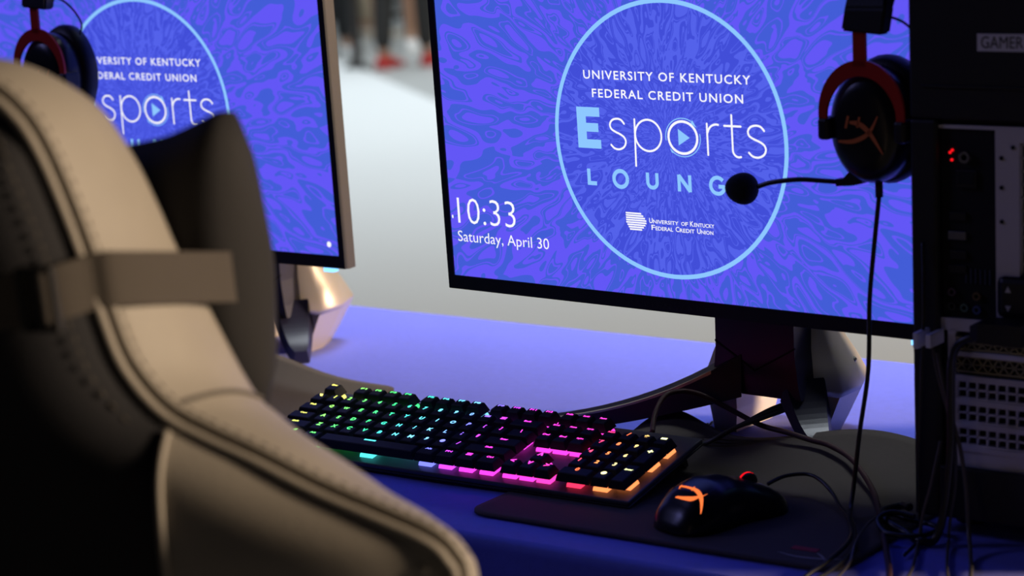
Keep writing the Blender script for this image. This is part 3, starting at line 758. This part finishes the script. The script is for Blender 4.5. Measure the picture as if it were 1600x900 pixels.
# ports on the plate
def ring_bm(x, z, r0, r1, y0, y1): 
    b_ = B_(); seg = 20
    rr = [[(x+r*math.cos(2*math.pi*j/seg), y_, z+r*math.sin(2*math.pi*j/seg)) for j in range(seg)] for r, y_ in ((r1, y1), (r1, y0), (r0, y0), (r0, y1))]
    loft(b_, rr, cap=False); bmesh.ops.recalc_face_normals(b_, faces=b_.faces[:]); return b_
for x, z, col in ((.0345, .2085, (.12, .07, .09, 1)), (.0565, .2065, (.20, .13, .05, 1)), (.0345, .1965, (.03, .03, .03, 1)), (.0455, .196, (.09, .17, .12, 1)), (.0565, .195, (.06, .10, .26, 1))):
    obj('audio_jack', ring_bm(x, z, .0020, .0035, .0035, .0068), mat('jack_%d' % int(x*1e4+z*1e5), col, .5), io)
obj('antenna_jack', ring_bm(.0475, .3215, .0026, .0048, .002, .0068), M_chrome, io)
bm = B_()
for x, z in ((.0335, .3245), (.0355, .3265), (.0350, .3185)): box(bm, x-.0009, x+.0009, .0052, .0068, z-.0009, z+.0009, .0003)
obj('red_indicator', bm, M_redled, io)
bm = B_(); box(bm, .0395, .0575, .0035, .0066, .296, .311, .001); nt = obj('network_port', bm, M_black, io)
bm = B_(); box(bm, .0415, .0555, .0030, .0036, .299, .3095, .0004); obj('port_opening', bm, M_dark, nt)
for i, z in enumerate((.272, .256, .240, .228)):
    bm = B_(); box(bm, .0315 if i % 2 else .033, .0475, .0040, .0066, z-.0035, z+.0035, .0006); obj('usb_port', bm, M_black if i != 1 else M_chrome, io)
for i in range(6):
    bm = B_(); box(bm, .046+.0042*i, .0475+.0042*i, .0055, .0066, .2165, .229); obj('vent_slit', bm, mat('vent_blue', (.03, .04, .10, 1), .5), io)
# screws and holes on the sheet
for x, z in ((.0895, .331), (.0795, .322), (.0795, .298), (.0795, .270), (.098, .192), (.0795, .205)):
    bm = B_(); lathe(bm, [(.0018, .0030), (.0018, .0042)], 10, 'y', (x, 0, z)); obj('screw_hole', bm, M_dark, TW)
# fan grille behind the sheet
bm = B_()
for i in range(11): box(bm, .0945+.0115*i, .0945+.0115*i+.0016, .0070, .0084, .1885, .335)
for i in range(14): box(bm, .0945, Wd-.004, .0070, .0084, .192+.0108*i, .192+.0108*i+.0016)
obj('fan_grille', bm, M_steel, TW)
obj('grille_void', box(B_(), .0945, Wd-.004, .0086, .0104, .1885, .335), M_dark, TW)
# power inlet block with switch
pb = obj('power_inlet', box(B_(), .0765, .125, -.001, .006, .1915, .2255, .005), M_black, TW)
bm = B_(); prism(bm, [(.084, .202), (.089, .202), (.0865, .197)], -.0016, -.0008); obj('inlet_mark', bm, M_steel, pb)
bm = B_(); prism(bm, [(.084, .213), (.089, .213), (.0865, .218)], -.0016, -.0008); obj('inlet_mark', bm, M_steel, pb)
# expansion slots
ex0, ex1 = .0375, Wd-.010
obj('slot_frame', box(B_(), .0305, .0375, .004, .010, .047, .1765), M_steel, TW); obj('slot_frame', box(B_(), ex1, ex1+.006, .004, .010, .047, .1765), M_steel, TW)
obj('slot_void', box(B_(), .0375, ex1, .0095, .0104, .047, .176), M_dark, TW)
zr = .1765
def perforated(z0, z1):
    b_ = B_()
    box(b_, ex0, ex1, .0035, .0085, z0, z0+.0016); box(b_, ex0, ex1, .0035, .0085, z1-.0016, z1); zm = (z0+z1)/2
    box(b_, ex0, ex1, .0045, .0080, zm-.0008, zm+.0008)
    x = ex0
    while x < ex1-.001:
        box(b_, x, x+.0016, .0045, .0080, z0, z1); x += .0088
    return b_
def trellis(z0, z1):
    b_ = B_(); box(b_, ex0, ex1, .0035, .0085, z0, z0+.0016); box(b_, ex0, ex1, .0035, .0085, z1-.0016, z1); zm = (z0+z1)/2
    box(b_, ex0, ex1, .0045, .0080, zm-.0005, zm+.0005)
    x = ex0; p_ = .0094
    while x+p_ <= ex1:
        for (xa, za, xb, zb) in ((x, z0+.001, x+p_, z1-.001), (x, z1-.001, x+p_, z0+.001)):
            dd = Vector((xb-xa, 0, zb-za)).normalized(); q_ = Vector((-dd.z, 0, dd.x))*.0006
            vs = [Vector((xa, .0045, za))+q_, Vector((xb, .0045, zb))+q_, Vector((xb, .0045, zb))-q_, Vector((xa, .0045, za))-q_]
            A_ = [b_.verts.new(v) for v in vs]; B2 = [b_.verts.new(v+Vector((0, .003, 0))) for v in vs]
            b_.faces.new(A_); b_.faces.new(list(reversed(B2)))
            for i in range(4): b_.faces.new((A_[i], B2[i], B2[(i+1) % 4], A_[(i+1) % 4]))
        x += p_
    bmesh.ops.recalc_face_normals(b_, faces=b_.faces[:]); return b_
obj('graphics_bracket', trellis(.1605, .1715), M_brass, TW)
obj('graphics_bracket', trellis(.1415, .1555), M_brass, TW)
for zc_ in (.1268, .1068, .0868): obj('slot_cover', perforated(zc_-.0082, zc_+.0082), M_steel, TW)
for zz in (.1575, .1370, .1165, .0965, .0765): obj('slot_rib', box(B_(), ex0, ex1, .002, .0075, zz-.0022, zz+.0022, .0006), M_steel, TW)
obj('lower_sheet', box(B_(), .0305, Wd-.004, .004, .009, .0475, .0742), M_steel, TW)
obj('lower_mask', box(B_(), .0245, Wd-.001, -.003, .0045, .016, .0610, .002), M_case, TW)
lab = obj('name_label', box(B_(), .0615, .140, -.0012, .0006, .4085, .4225), M_paper, TW)
me = fit_text('GAMER', .0650, .1010, .4110, .4205, off=-.0014, offset=.0); obj('label_lettering', me, M_ink, lab)

# ------------------------------------------------------------------ loose cables
def cable(label, pts, r, material, extra=None):
    t = thing('cable', label, 'cable', pts[-1])
    o = obj('cord', tube(B_(), catmull([Vector(p)-Vector(pts[-1]) for p in pts], 8), r, 8), material, t, smooth=True)
    if extra:
        for nm, bm_, mt_ in extra:
            e_ = obj(nm, bm_, mt_, t); e_.location = -Vector(pts[-1])
    return t
cable('thin grey cable hanging down the tower and over the table edge', [(.484, .362, .160), (.490, .358, .140), (.499, .356, .108), (.507, .355, .082), (.513, .352, .050), (.518, .345, .020), (.529, .325, .0045), (.548, .285, .003), (.575, .220, .003), (.586, .19, .003), (.588, .166, -.012), (.589, .163, -.2)], .0019, M_cable2,
      [('plug', box(B_(), .4790, .4840, .350, .376, .166, .1775, .001), M_paper)])
cable('short grey cable crossing behind the grey one on the tower', [(.4760, .368, .172), (.4805, .365, .150), (.4865, .364, .128), (.494, .362, .106), (.5000, .360, .085), (.500, .360, .05), (.497, .356, .022), (.500, .345, .004), (.520, .30, .0025), (.54, .26, .0025)], .0013, M_cable2,
      [('plug', box(B_(), .4665, .4715, .352, .376, .164, .1775, .001), M_paper)])
cable('black cable running straight down the left edge of the tower', [(.4680, .371, .250), (.4700, .367, .200), (.4690, .366, .165), (.4665, .367, .130), (.4635, .367, .081), (.4625, .367, .053), (.4635, .366, .025), (.470, .355, .0045), (.478, .325, .003), (.482, .30, .003)], .0015, M_cable)
cable('thin cable that forks from the tower foot to the table edge', [(.4860, .362, .085), (.4835, .355, .062), (.4815, .350, .046), (.4775, .345, .026), (.4775, .335, .0045), (.492, .300, .0025), (.508, .255, .0025), (.52, .2, .003), (.523, .166, -.012), (.524, .163, -.2)], .0014, M_cable2)
cable('thick black power cord plugged into the tower back', [(.536, .352, .181), (.520, .350, .1785), (.508, .350, .171), (.5015, .352, .155), (.4995, .354, .116), (.4995, .353, .083), (.496, .350, .039), (.490, .342, .007), (.477, .337, .0045), (.460, .350, .0045), (.440, .357, .009), (.425, .375, .012), (.432, .395, .013), (.445, .385, .016)], .0036, M_cable,
      [('plug', (lambda b_: (loft(b_, [[(x_, y_, z_) for y_, z_ in ((.344-k_, .176-k_), (.372, .176-k_), (.372, .192+k_), (.344-k_, .192+k_))] for x_, k_ in ((.520, -.003), (.528, 0), (.556, .001), (.566, .001))]), b_)[1])(B_()), M_black)])
loop = [(.433, .350, .010), (.429, .362, .012), (.436, .372, .012), (.452, .370, .010), (.474, .366, .010), (.484, .358, .009), (.480, .342, .008), (.464, .332, .008), (.446, .334, .009), (.433, .350, .014), (.440, .363, .017), (.460, .365, .015)]
cable('coiled black cable lying at the foot of the tower', loop, .0023, M_cable)
cable('thin cable lying across the mouse pad corner', [(.424, .370, .0100), (.428, .352, .012), (.433, .329, .0135), (.445, .286, .0125), (.456, .254, .006), (.462, .215, .003), (.463, .19, .003), (.464, .166, -.012), (.464, .163, -.2)], .0012, M_cable2)
for i, (dy, r) in enumerate(((0, .0022), (.010, .0022), (.020, .0018))):
    cable('%s monitor cable threaded through the stand' % ('nearest grey', 'middle grey', 'farthest grey')[i],
          [(.262, .640, .075), (.250, .615+dy*.2, .052+dy*.25), (.230, .580+dy*.3, .038+dy*.3), (.210, .550+dy*.5, .030+dy*.3), (.188, .525+dy*.6, .022), (.165, .515+dy, .008), (.140, .53+dy, .004), (.12, .58+dy, .003)], r, M_cable2)

# ------------------------------------------------------------------ gaming chair
CYAW, LEAN = math.radians(22), math.radians(8)
AXH = .112                                             # half width of the head part at the seam
Ap = Vector((.32570, -.42568, .37057))
Xc = Vector((math.cos(CYAW), math.sin(CYAW), 0)); Fc = Vector((-math.sin(CYAW), math.cos(CYAW), 0))
Zc_ = Vector((0, 0, 1))*math.cos(LEAN)-Fc*math.sin(LEAN)
back_o = Ap-Xc*AXH                                      # local origin of the backrest frame on its axis
seat_pt = back_o-Zc_*.66
ch_loc = Vector((seat_pt.x, seat_pt.y, FZ))+Fc*.24
CH = thing('gaming_chair', 'gaming chair with cream leather sides and stitched seams', 'chair', tuple(ch_loc), (0, 0, CYAW))
BK = (Matrix.Translation(ch_loc) @ Matrix.Rotation(CYAW, 4, 'Z')).inverted() @ Matrix.Translation(back_o) @ Matrix.Rotation(CYAW, 4, 'Z') @ Matrix.Rotation(LEAN, 4, 'X')
# matched outline stations (x from axis, z): rear seam / front edge
seam = [(0, .112), (.045, .109), (.070, .099), (.087, .081), (.097, .058), (.105, .030), (.112, 0), (.119, -.036), (.128, -.068), (.148, -.096), (.174, -.112), (.201, -.125), (.238, -.145), (.276, -.162), (.303, -.175), (.314, -.187), (.318, -.205), (.316, -.30), (.285, -.45), (.235, -.60), (.225, -.68)]
front = [(0, .086), (.045, .085), (.068, .077), (.089, .061), (.106, .030), (.117, .0), (.127, -.032), (.141, -.066), (.164, -.122), (.181, -.141), (.197, -.155), (.228, -.177), (.259, -.202), (.276, -.216), (.284, -.228), (.289, -.238), (.292, -.252), (.292, -.32), (.265, -.46), (.225, -.60), (.218, -.68)]
def dens(pl, n=4): return [(p.x, p.y) for p in catmull([(u, v, 0) for u, v in pl], n)]
SE, FR = dens(seam), dens(front)
NTt = len(SE); DF = .10
def rear_y(x, z, ws):
    u = min(1, abs(x)/max(ws, 1e-4)); return -.040*(1-u**5)*min(1, ws/.112)*min(1, max(0.02, (.112-z)/.05))
XV = .152
def strip_mesh(sg):
    bm_ = B_(); rings = []
    for (sx_, sz_), (fx, fz) in zip(SE, FR):
        ring = []
        for j in range(9):
            f_ = j/8; bul = .010*math.sin(math.pi*f_)
            x = sx_*(1-f_)+fx*f_; z = sz_*(1-f_)+fz*f_
            i = SE.index((sx_, sz_)); a_ = SE[max(0, i-1)]; b_ = SE[min(NTt-1, i+1)]
            t_ = Vector((b_[0]-a_[0], b_[1]-a_[1])).normalized(); nrm = Vector((-t_.y, t_.x))
            x += nrm.x*bul; z += nrm.y*bul
            ring.append((sg*x, .002+f_*(DF-.002), z))
        rings.append(ring)
    loft(bm_, rings, close=False, cap=False); bmesh.ops.recalc_face_normals(bm_, faces=bm_.faces[:]); return bm_
def place(o): o.matrix_local = BK; return o
for sg in (1, -1):
    st = place(obj('side_bolster', strip_mesh(sg), M_leather, CH, smooth=True))
    md = st.modifiers.new('solid', 'SOLIDIFY'); md.thickness = .004; md.offset = -1 if sg > 0 else -1
    # piping: two ridges along the seam
    for k_, (dy, dn) in enumerate(((.004, .003), (-.005, -.0015))):
        pts = []
        for i, (sx_, sz_) in enumerate(SE):
            a_ = SE[max(0, i-1)]; b_ = SE[min(NTt-1, i+1)]; t_ = Vector((b_[0]-a_[0], b_[1]-a_[1])).normalized(); nrm = Vector((-t_.y, t_.x))
            pts.append((sg*(sx_+nrm.x*dn), dy, sz_+nrm.y*dn))
        place(obj('piping', tube(B_(), pts, .0036, 8), M_leather, CH, smooth=True))
    # stitches either side of the piping
    bm_ = B_()
    acc = 0; prev = None
    fineS = dens(SE, 6)
    last = None
    for i in range(1, len(fineS)-1):
        p = Vector(fineS[i]); 
        if last is None or (p-last).length > .0075:
            last = p; t_ = (Vector(fineS[i+1])-Vector(fineS[i-1])).normalized(); nrm = Vector((-t_.y, t_.x))
            for off, yy in ((.0080, .0095), (-.0125, rear_y(p.x-.0125*nrm.x, p.y, p.x)-.0055)):
                q_ = p+nrm*off*(1 if off < 0 else .55); a_ = q_-t_*.0024; b_ = q_+t_*.0024
                tube(bm_, [(sg*a_.x, yy, a_.y), (sg*b_.x, yy, b_.y)], .0007, 5)
    place(obj('stitching', bm_, M_thread, CH))['kind'] = 'stuff'
    # cross seam on the shoulder
    i0 = 36
    j0 = min(range(NTt), key=lambda i: abs(SE[i][1]+.096))
    pts = []
    for j in range(9):
        f_ = j/8; bul = .010*math.sin(math.pi*f_)+.0006
        sx_, sz_ = SE[j0]; fx, fz = FR[j0-3]; x = sx_*(1-f_)+fx*f_; z = sz_*(1-f_)+fz*f_
        pts.append((sg*(x+bul*.75), .004+f_*(DF-.004), z+bul*.75))
    place(obj('cross_seam', tube(B_(), pts, .0016, 6), M_thread, CH))
    # cream rear wing panel
    bm_ = B_(); rows = []
    for (sx_, sz_) in SE:
        if sx_ > XV+.002: rows.append([(sg*(XV+(sx_-XV)*k_/14), rear_y(XV+(sx_-XV)*k_/14, sz_, sx_), sz_) for k_ in range(15)])
    loft(bm_, rows, close=False, cap=False); bmesh.ops.recalc_face_normals(bm_, faces=bm_.faces[:])
    place(obj('wing_panel', bm_, M_leather, CH, smooth=True))
    place(obj('panel_seam', tube(B_(), [(sg*XV, rear_y(XV, sz_, sx_)-.002, sz_) for sx_, sz_ in SE if sx_ > XV+.004], .0028, 6), M_leather, CH, smooth=True))
# dark centre of the back
bm_ = B_(); rows = []
for (sx_, sz_) in SE:
    w_ = max(.001, min(sx_, XV)); rows.append([(w_*(k_/12-1), rear_y(w_*(k_/12-1), sz_, sx_), sz_) for k_ in range(25)])
loft(bm_, rows, close=False, cap=False); bmesh.ops.recalc_face_normals(bm_, faces=bm_.faces[:])
place(obj('rear_panel', bm_, M_rear, CH, smooth=True))
# front upholstery
bm_ = B_(); rows = []
for (fx, fz) in FR:
    w_ = max(.001, fx); rows.append([(w_*(k_/12-1), DF-.018*math.cos(math.pi/2*(k_/12-1))**.5 if abs(k_/12-1) < 1 else DF, fz) for k_ in range(25)])
loft(bm_, rows, close=False, cap=False); bmesh.ops.recalc_face_normals(bm_, faces=bm_.faces[:])
place(obj('front_upholstery', bm_, M_rear, CH, smooth=True))
# seat, arm rests and base (below the frame)
obj('seat', box(B_(), -.25, .25, -.22, .24, .44, .53, .03), M_rear, CH, smooth=False)
for sg in (-1, 1):
    obj('arm_rest', box(B_(), sg*.305-.045, sg*.305+.045, -.16, .08, .61, .635, .01), M_black, CH)
    obj('arm_post', box(B_(), sg*.29-.02, sg*.29+.02, -.07, -.01, .45, .612, .005), M_black, CH)
obj('gas_lift', lathe(B_(), [(.028, .10), (.028, .30), (.018, .30), (.018, .45)], 20), M_black, CH)
for i in range(5):
    an = 2*math.pi*i/5+.3; d_ = Vector((math.cos(an), math.sin(an), 0))
    lg = obj('base_leg', tube(B_(), [d_*.02+Vector((0, 0, .12)), d_*.30+Vector((0, 0, .075))], .022, 8, rf=lambda f_: .026-.010*f_), M_black, CH)
    obj('caster', lathe(B_(), [(.02, -.022), (.030, -.016), (.030, .016), (.02, .022)], 16, 'x', tuple(d_*.30+Vector((0, 0, .0305)))), M_black, lg)

# ------------------------------------------------------------------ neck pillow strapped to the chair
PB = Matrix.Translation(back_o) @ Matrix.Rotation(CYAW, 4, 'Z') @ Matrix.Rotation(LEAN, 4, 'X')
pil_loc = PB @ Vector((0, .145, -.05))
PI = thing('neck_pillow', 'black suede neck pillow strapped to the front of the gaming chair', 'pillow', tuple(pil_loc), (LEAN, 0, CYAW))
bm_ = B_(); rings = []
NX = 40
for i in range(NX+1):
    u = -1+2*i/NX; au = abs(u)
    x = .170*u
    hh_t = (.066+.040*au**2.2)*(1-max(0, (au-.86)/.14)**2.4*.85)
    hh_b = (.085+.030*au**2)*(1-max(0, (au-.86)/.14)**2.4*.85)
    ty = (.046+.006*math.cos(u*3))*(1-max(0, (au-.80)/.20)**2.2*.9)
    ring = []
    for j in range(28):
        t_ = 2*math.pi*j/28; cs, sn = math.cos(t_), math.sin(t_)
        yy = math.copysign(abs(cs)**.75, cs)*ty; zz = (hh_t if sn > 0 else hh_b)*math.copysign(abs(sn)**.8, sn)
        wr = 1+.02*math.sin(9*u+4*t_)*au
        ring.append((x, yy*wr, zz*wr))
    rings.append(ring)
loft(bm_, rings); bmesh.ops.recalc_face_normals(bm_, faces=bm_.faces[:])
obj('cushion', bm_, M_pillow, PI, smooth=True)
# strap: loop round the chair back
def strap_x(zz):
    i = min(range(NTt), key=lambda k_: abs(SE[k_][1]-zz)); return SE[i][0], FR[i][0]
bm_ = B_()
z0, z1 = -.030, .003
path = []
ws = .1165
for k_ in range(-12, 13):
    x = ws*k_/12; path.append((x, rear_y(x, -.01, .1165)-.0065))
right = [(.1255, .0), (.134, .02), (.143, .05), (.151, .08), (.158, .105)]
full = [(-x, y_) for x, y_ in reversed(right)]+path+right
full = [(p.x, p.y) for p in catmull([(u, v, 0) for u, v in full], 3)]
rings = []
for i, (x, y_) in enumerate(full):
    a_ = full[max(0, i-1)]; b_ = full[min(len(full)-1, i+1)]; t_ = Vector((b_[0]-a_[0], b_[1]-a_[1])).normalized(); n_ = Vector((t_.y, -t_.x))*.0012
    dz = -.036*max(0, (y_)/.105) if y_ > 0 else 0
    rings.append([(x-n_.x, y_-n_.y-.145, z0+.05+dz), (x+n_.x, y_+n_.y-.145, z0+.05+dz), (x+n_.x, y_+n_.y-.145, z1+.05+dz), (x-n_.x, y_-n_.y-.145, z1+.05+dz)])
loft(bm_, rings); bmesh.ops.recalc_face_normals(bm_, faces=bm_.faces[:])
stp = obj('strap', bm_, M_strap, PI, smooth=False)
bm_ = B_()
for (x0, x1) in ((.085, .108),):
    yy = rear_y(.097, -.01, .1165)-.145-.014
    for zz in (z0-.003, z1): box(bm_, x0, x1, yy-.002, yy+.005, zz+.05, zz+.053+.0, .001)
    for xx in (x0, x1-.004, (x0+x1)/2-.002): box(bm_, xx, xx+.004, yy-.002, yy+.005, z0+.048, z1+.052, .001)
obj('slider_buckle', bm_, M_black, stp)

# ------------------------------------------------------------------ people far across the hall
def skin(name, V_, E_, Rr, material, parent, root=0, sub=1):
    me = bpy.data.meshes.new(name); me.from_pydata(V_, E_, []); me.materials.append(material)
    o = bpy.data.objects.new(name, me); link(o, parent)
    md = o.modifiers.new('skin', 'SKIN'); md.use_smooth_shade = True
    for i, r in enumerate(Rr):
        sv = me.skin_vertices[0].data[i]; sv.radius = (r, r) if not isinstance(r, tuple) else r; sv.use_root = (i == root)
    sb = o.modifiers.new('sub', 'SUBSURF'); sb.levels = sub; sb.render_levels = sub
    return o
def person(loc, yaw, label, leg_col, top_col, shoe_col, bare=False, stride=.0, skin_col=(.42, .25, .17, 1)):
    t = thing('person', label, 'person', loc, (0, 0, yaw))
    msk = mat('skin_%.2f' % skin_col[0], skin_col, .55)
    tag_ = '%d' % (abs(hash((leg_col, top_col, loc))) % 99999)
    mleg = mat('trousers_'+tag_, leg_col, .8); mtop = mat('shirt_'+tag_, top_col, .8); mshoe = mat('shoe_'+tag_, shoe_col, .5)
    V_ = [(0, 0, .95), (0, 0, 1.12), (0, .01, 1.38), (0, 0, 1.50), (0, -.02, 1.60), (0, -.02, 1.72)]
    R_ = [(.15, .10), (.13, .095), (.15, .10), .055, (.075, .09), (.065, .08)]
    E_ = [(0, 1), (1, 2), (2, 3), (3, 4), (4, 5)]
    for sg in (-1, 1):
        st_ = sg*stride
        b0 = len(V_); V_ += [(sg*.09, 0, .88), (sg*.10, -.02+st_*.5, .48), (sg*.10, .01+st_, .09), (sg*.105, -.10+st_, .045)]; R_ += [.085, .055, .038, .035]
        E_ += [(0, b0), (b0, b0+1), (b0+1, b0+2), (b0+2, b0+3)]
        b1 = len(V_); V_ += [(sg*.19, 0, 1.40), (sg*.24, .02, 1.12), (sg*.25, -.06, .88), (sg*.25, -.08, .80)]; R_ += [.055, .042, .03, .032]
        E_ += [(2, b1), (b1, b1+1), (b1+1, b1+2), (b1+2, b1+3)]
        hnd = b1+3
        for q_, (fx, fl) in enumerate(((-.03, .05), (-.015, .085), (0, .09), (.014, .085), (.028, .07))):
            bb_ = len(V_); V_.append((sg*.25, -.08+fx, .80-fl*.6)); V_.append((sg*.245, -.085+fx, .80-fl)); R_ += [.009, .008]; E_ += [(hnd, bb_), (bb_, bb_+1)]
    skin('body', V_, E_, R_, msk, t)
    # clothing
    Vt = [(0, 0, 1.02), (0, 0, .93)]; Et = [(0, 1)]; Rt = [(.16, .12), (.165, .125)]
    for sg in (-1, 1):
        st_ = sg*stride; b0 = len(Vt)
        low = .52 if bare else .10
        Vt += [(sg*.09, 0, .84), (sg*.10, -.02+st_*.5, .52)]; Rt += [.10, .075]
        Et += [(1, b0), (b0, b0+1)]
        if not bare: Vt.append((sg*.10, .01+st_, .10)); Rt.append(.058); Et.append((b0+1, b0+2))
    skin('shorts' if bare else 'trousers', Vt, Et, Rt, mleg, t)
    skin('shirt', [(0, 0, .98), (0, 0, 1.2), (0, .01, 1.40), (-.20, 0, 1.40), (-.24, .02, 1.16), (.20, 0, 1.40), (.24, .02, 1.16)], [(0, 1), (1, 2), (2, 3), (3, 4), (2, 5), (5, 6)], [(.165, .12), (.16, .115), (.165, .115), .075, .06, .075, .06], mtop, t)
    hb_ = B_(); bmesh.ops.create_uvsphere(hb_, u_segments=14, v_segments=10, radius=1)
    for v in hb_.verts: v.co = Vector((v.co.x*.092, .005+v.co.y*.105, 1.70+v.co.z*.098)) if v.co.z > -.25 else Vector((v.co.x*.08, .03+v.co.y*.07, 1.70+v.co.z*.09))
    obj('hair', hb_, mat('dark_hair', (.02, .014, .01, 1), .6), t, smooth=True)
    for sg in (-1, 1):
        st_ = sg*stride
        sb_ = B_(); rings = []
        for f_, w_, h_ in ((0, .030, .055), (.15, .042, .085), (.4, .045, .075), (.7, .050, .050), (.92, .040, .035), (1, .022, .025)):
            y_ = .06+st_-.29*f_; rings.append([(sg*.102-w_, y_, 0), (sg*.102+w_, y_, 0), (sg*.102+w_*.9, y_, h_*.7), (sg*.102+w_*.5, y_, h_), (sg*.102-w_*.5, y_, h_), (sg*.102-w_*.9, y_, h_*.7)])
        loft(sb_, rings); bmesh.ops.recalc_face_normals(sb_, faces=sb_.faces[:]); obj('shoe', sb_, mshoe, t, smooth=True)
    # face
    fb = B_(); prism(fb, [(-.012, 1.60), (.012, 1.60), (0, 1.64)], -.118, -.095); obj('nose', fb, msk, t)
    for sg in (-1, 1): obj('eye', lathe(B_(), [(.004, -.104), (.011, -.098), (.011, -.09)], 10, 'y', (sg*.03, 0, 1.655)), M_dark, t)
    return t
dark, navy, beige, grey = (.018, .02, .022, 1), (.03, .035, .05, 1), (.40, .34, .25, 1), (.45, .47, .5, 1)
ppl = [((-8.06, 9.66, FZ), 1.0, 'person in dark trousers and white shoes, leftmost between the two screens', dark, grey, (.85, .87, .88, 1), False, .05),
       ((-8.72, 10.80, FZ), 2.4, 'person in beige trousers standing just right of the black pole', beige, grey, (.5, .45, .38, 1), False, .03),
       ((-7.17, 9.27, FZ), 3.35, 'person in black trousers and red shoes striding away', dark, dark, (.50, .03, .03, 1), False, .09),
       ((-7.97, 10.17, FZ), .7, 'person with bare legs and white shoes', navy, navy, (.85, .87, .88, 1), True, .04),
       ((-8.45, 11.35, FZ), 4.2, 'person in slim dark trousers and grey shoes, rightmost between the screens', dark, dark, (.35, .33, .33, 1), False, .08)]
for loc, yw, lb, lc, tc_, sc_, br, sd in ppl: person(loc, yw, lb, lc, tc_, sc_, br, sd)
po = thing('stand_pole', 'black upright pole on a round foot among the people', 'pole', (-7.42, 9.12, FZ))
obj('shaft', tube(B_(), [(0, 0, .02), (0, 0, 2.0)], .03, 12), M_black, po); obj('foot', lathe(B_(), [(.07, 0), (.075, .02), (.035, .05)], 20), M_black, po)
bn = thing('bench', 'dark bench at the far side behind the people', 'bench', (-9.3, 12.4, FZ), (0, 0, math.radians(36)))
obj('seat', box(B_(), -.9, .9, -.22, .22, .22, .50, .02), M_black, bn)
for sx in (-.8, .8): obj('leg', box(B_(), sx-.05, sx+.05, -.2, .2, 0, .23, .005), M_black, bn)
bxo = thing('crate', 'tan crate standing in front of the dark bench', 'crate', (-8.02, 11.05, FZ), (0, 0, math.radians(30)))
mt_ = mat('tan_card', (.52, .40, .30, 1), .8, bump=.2, bscale=40, var=.1)
obj('box', box(B_(), -.35, .35, -.2, .2, 0, .26, .006), mt_, bxo); obj('lid', box(B_(), -.36, .36, -.21, .21, .26, .29, .004), mt_, bxo)
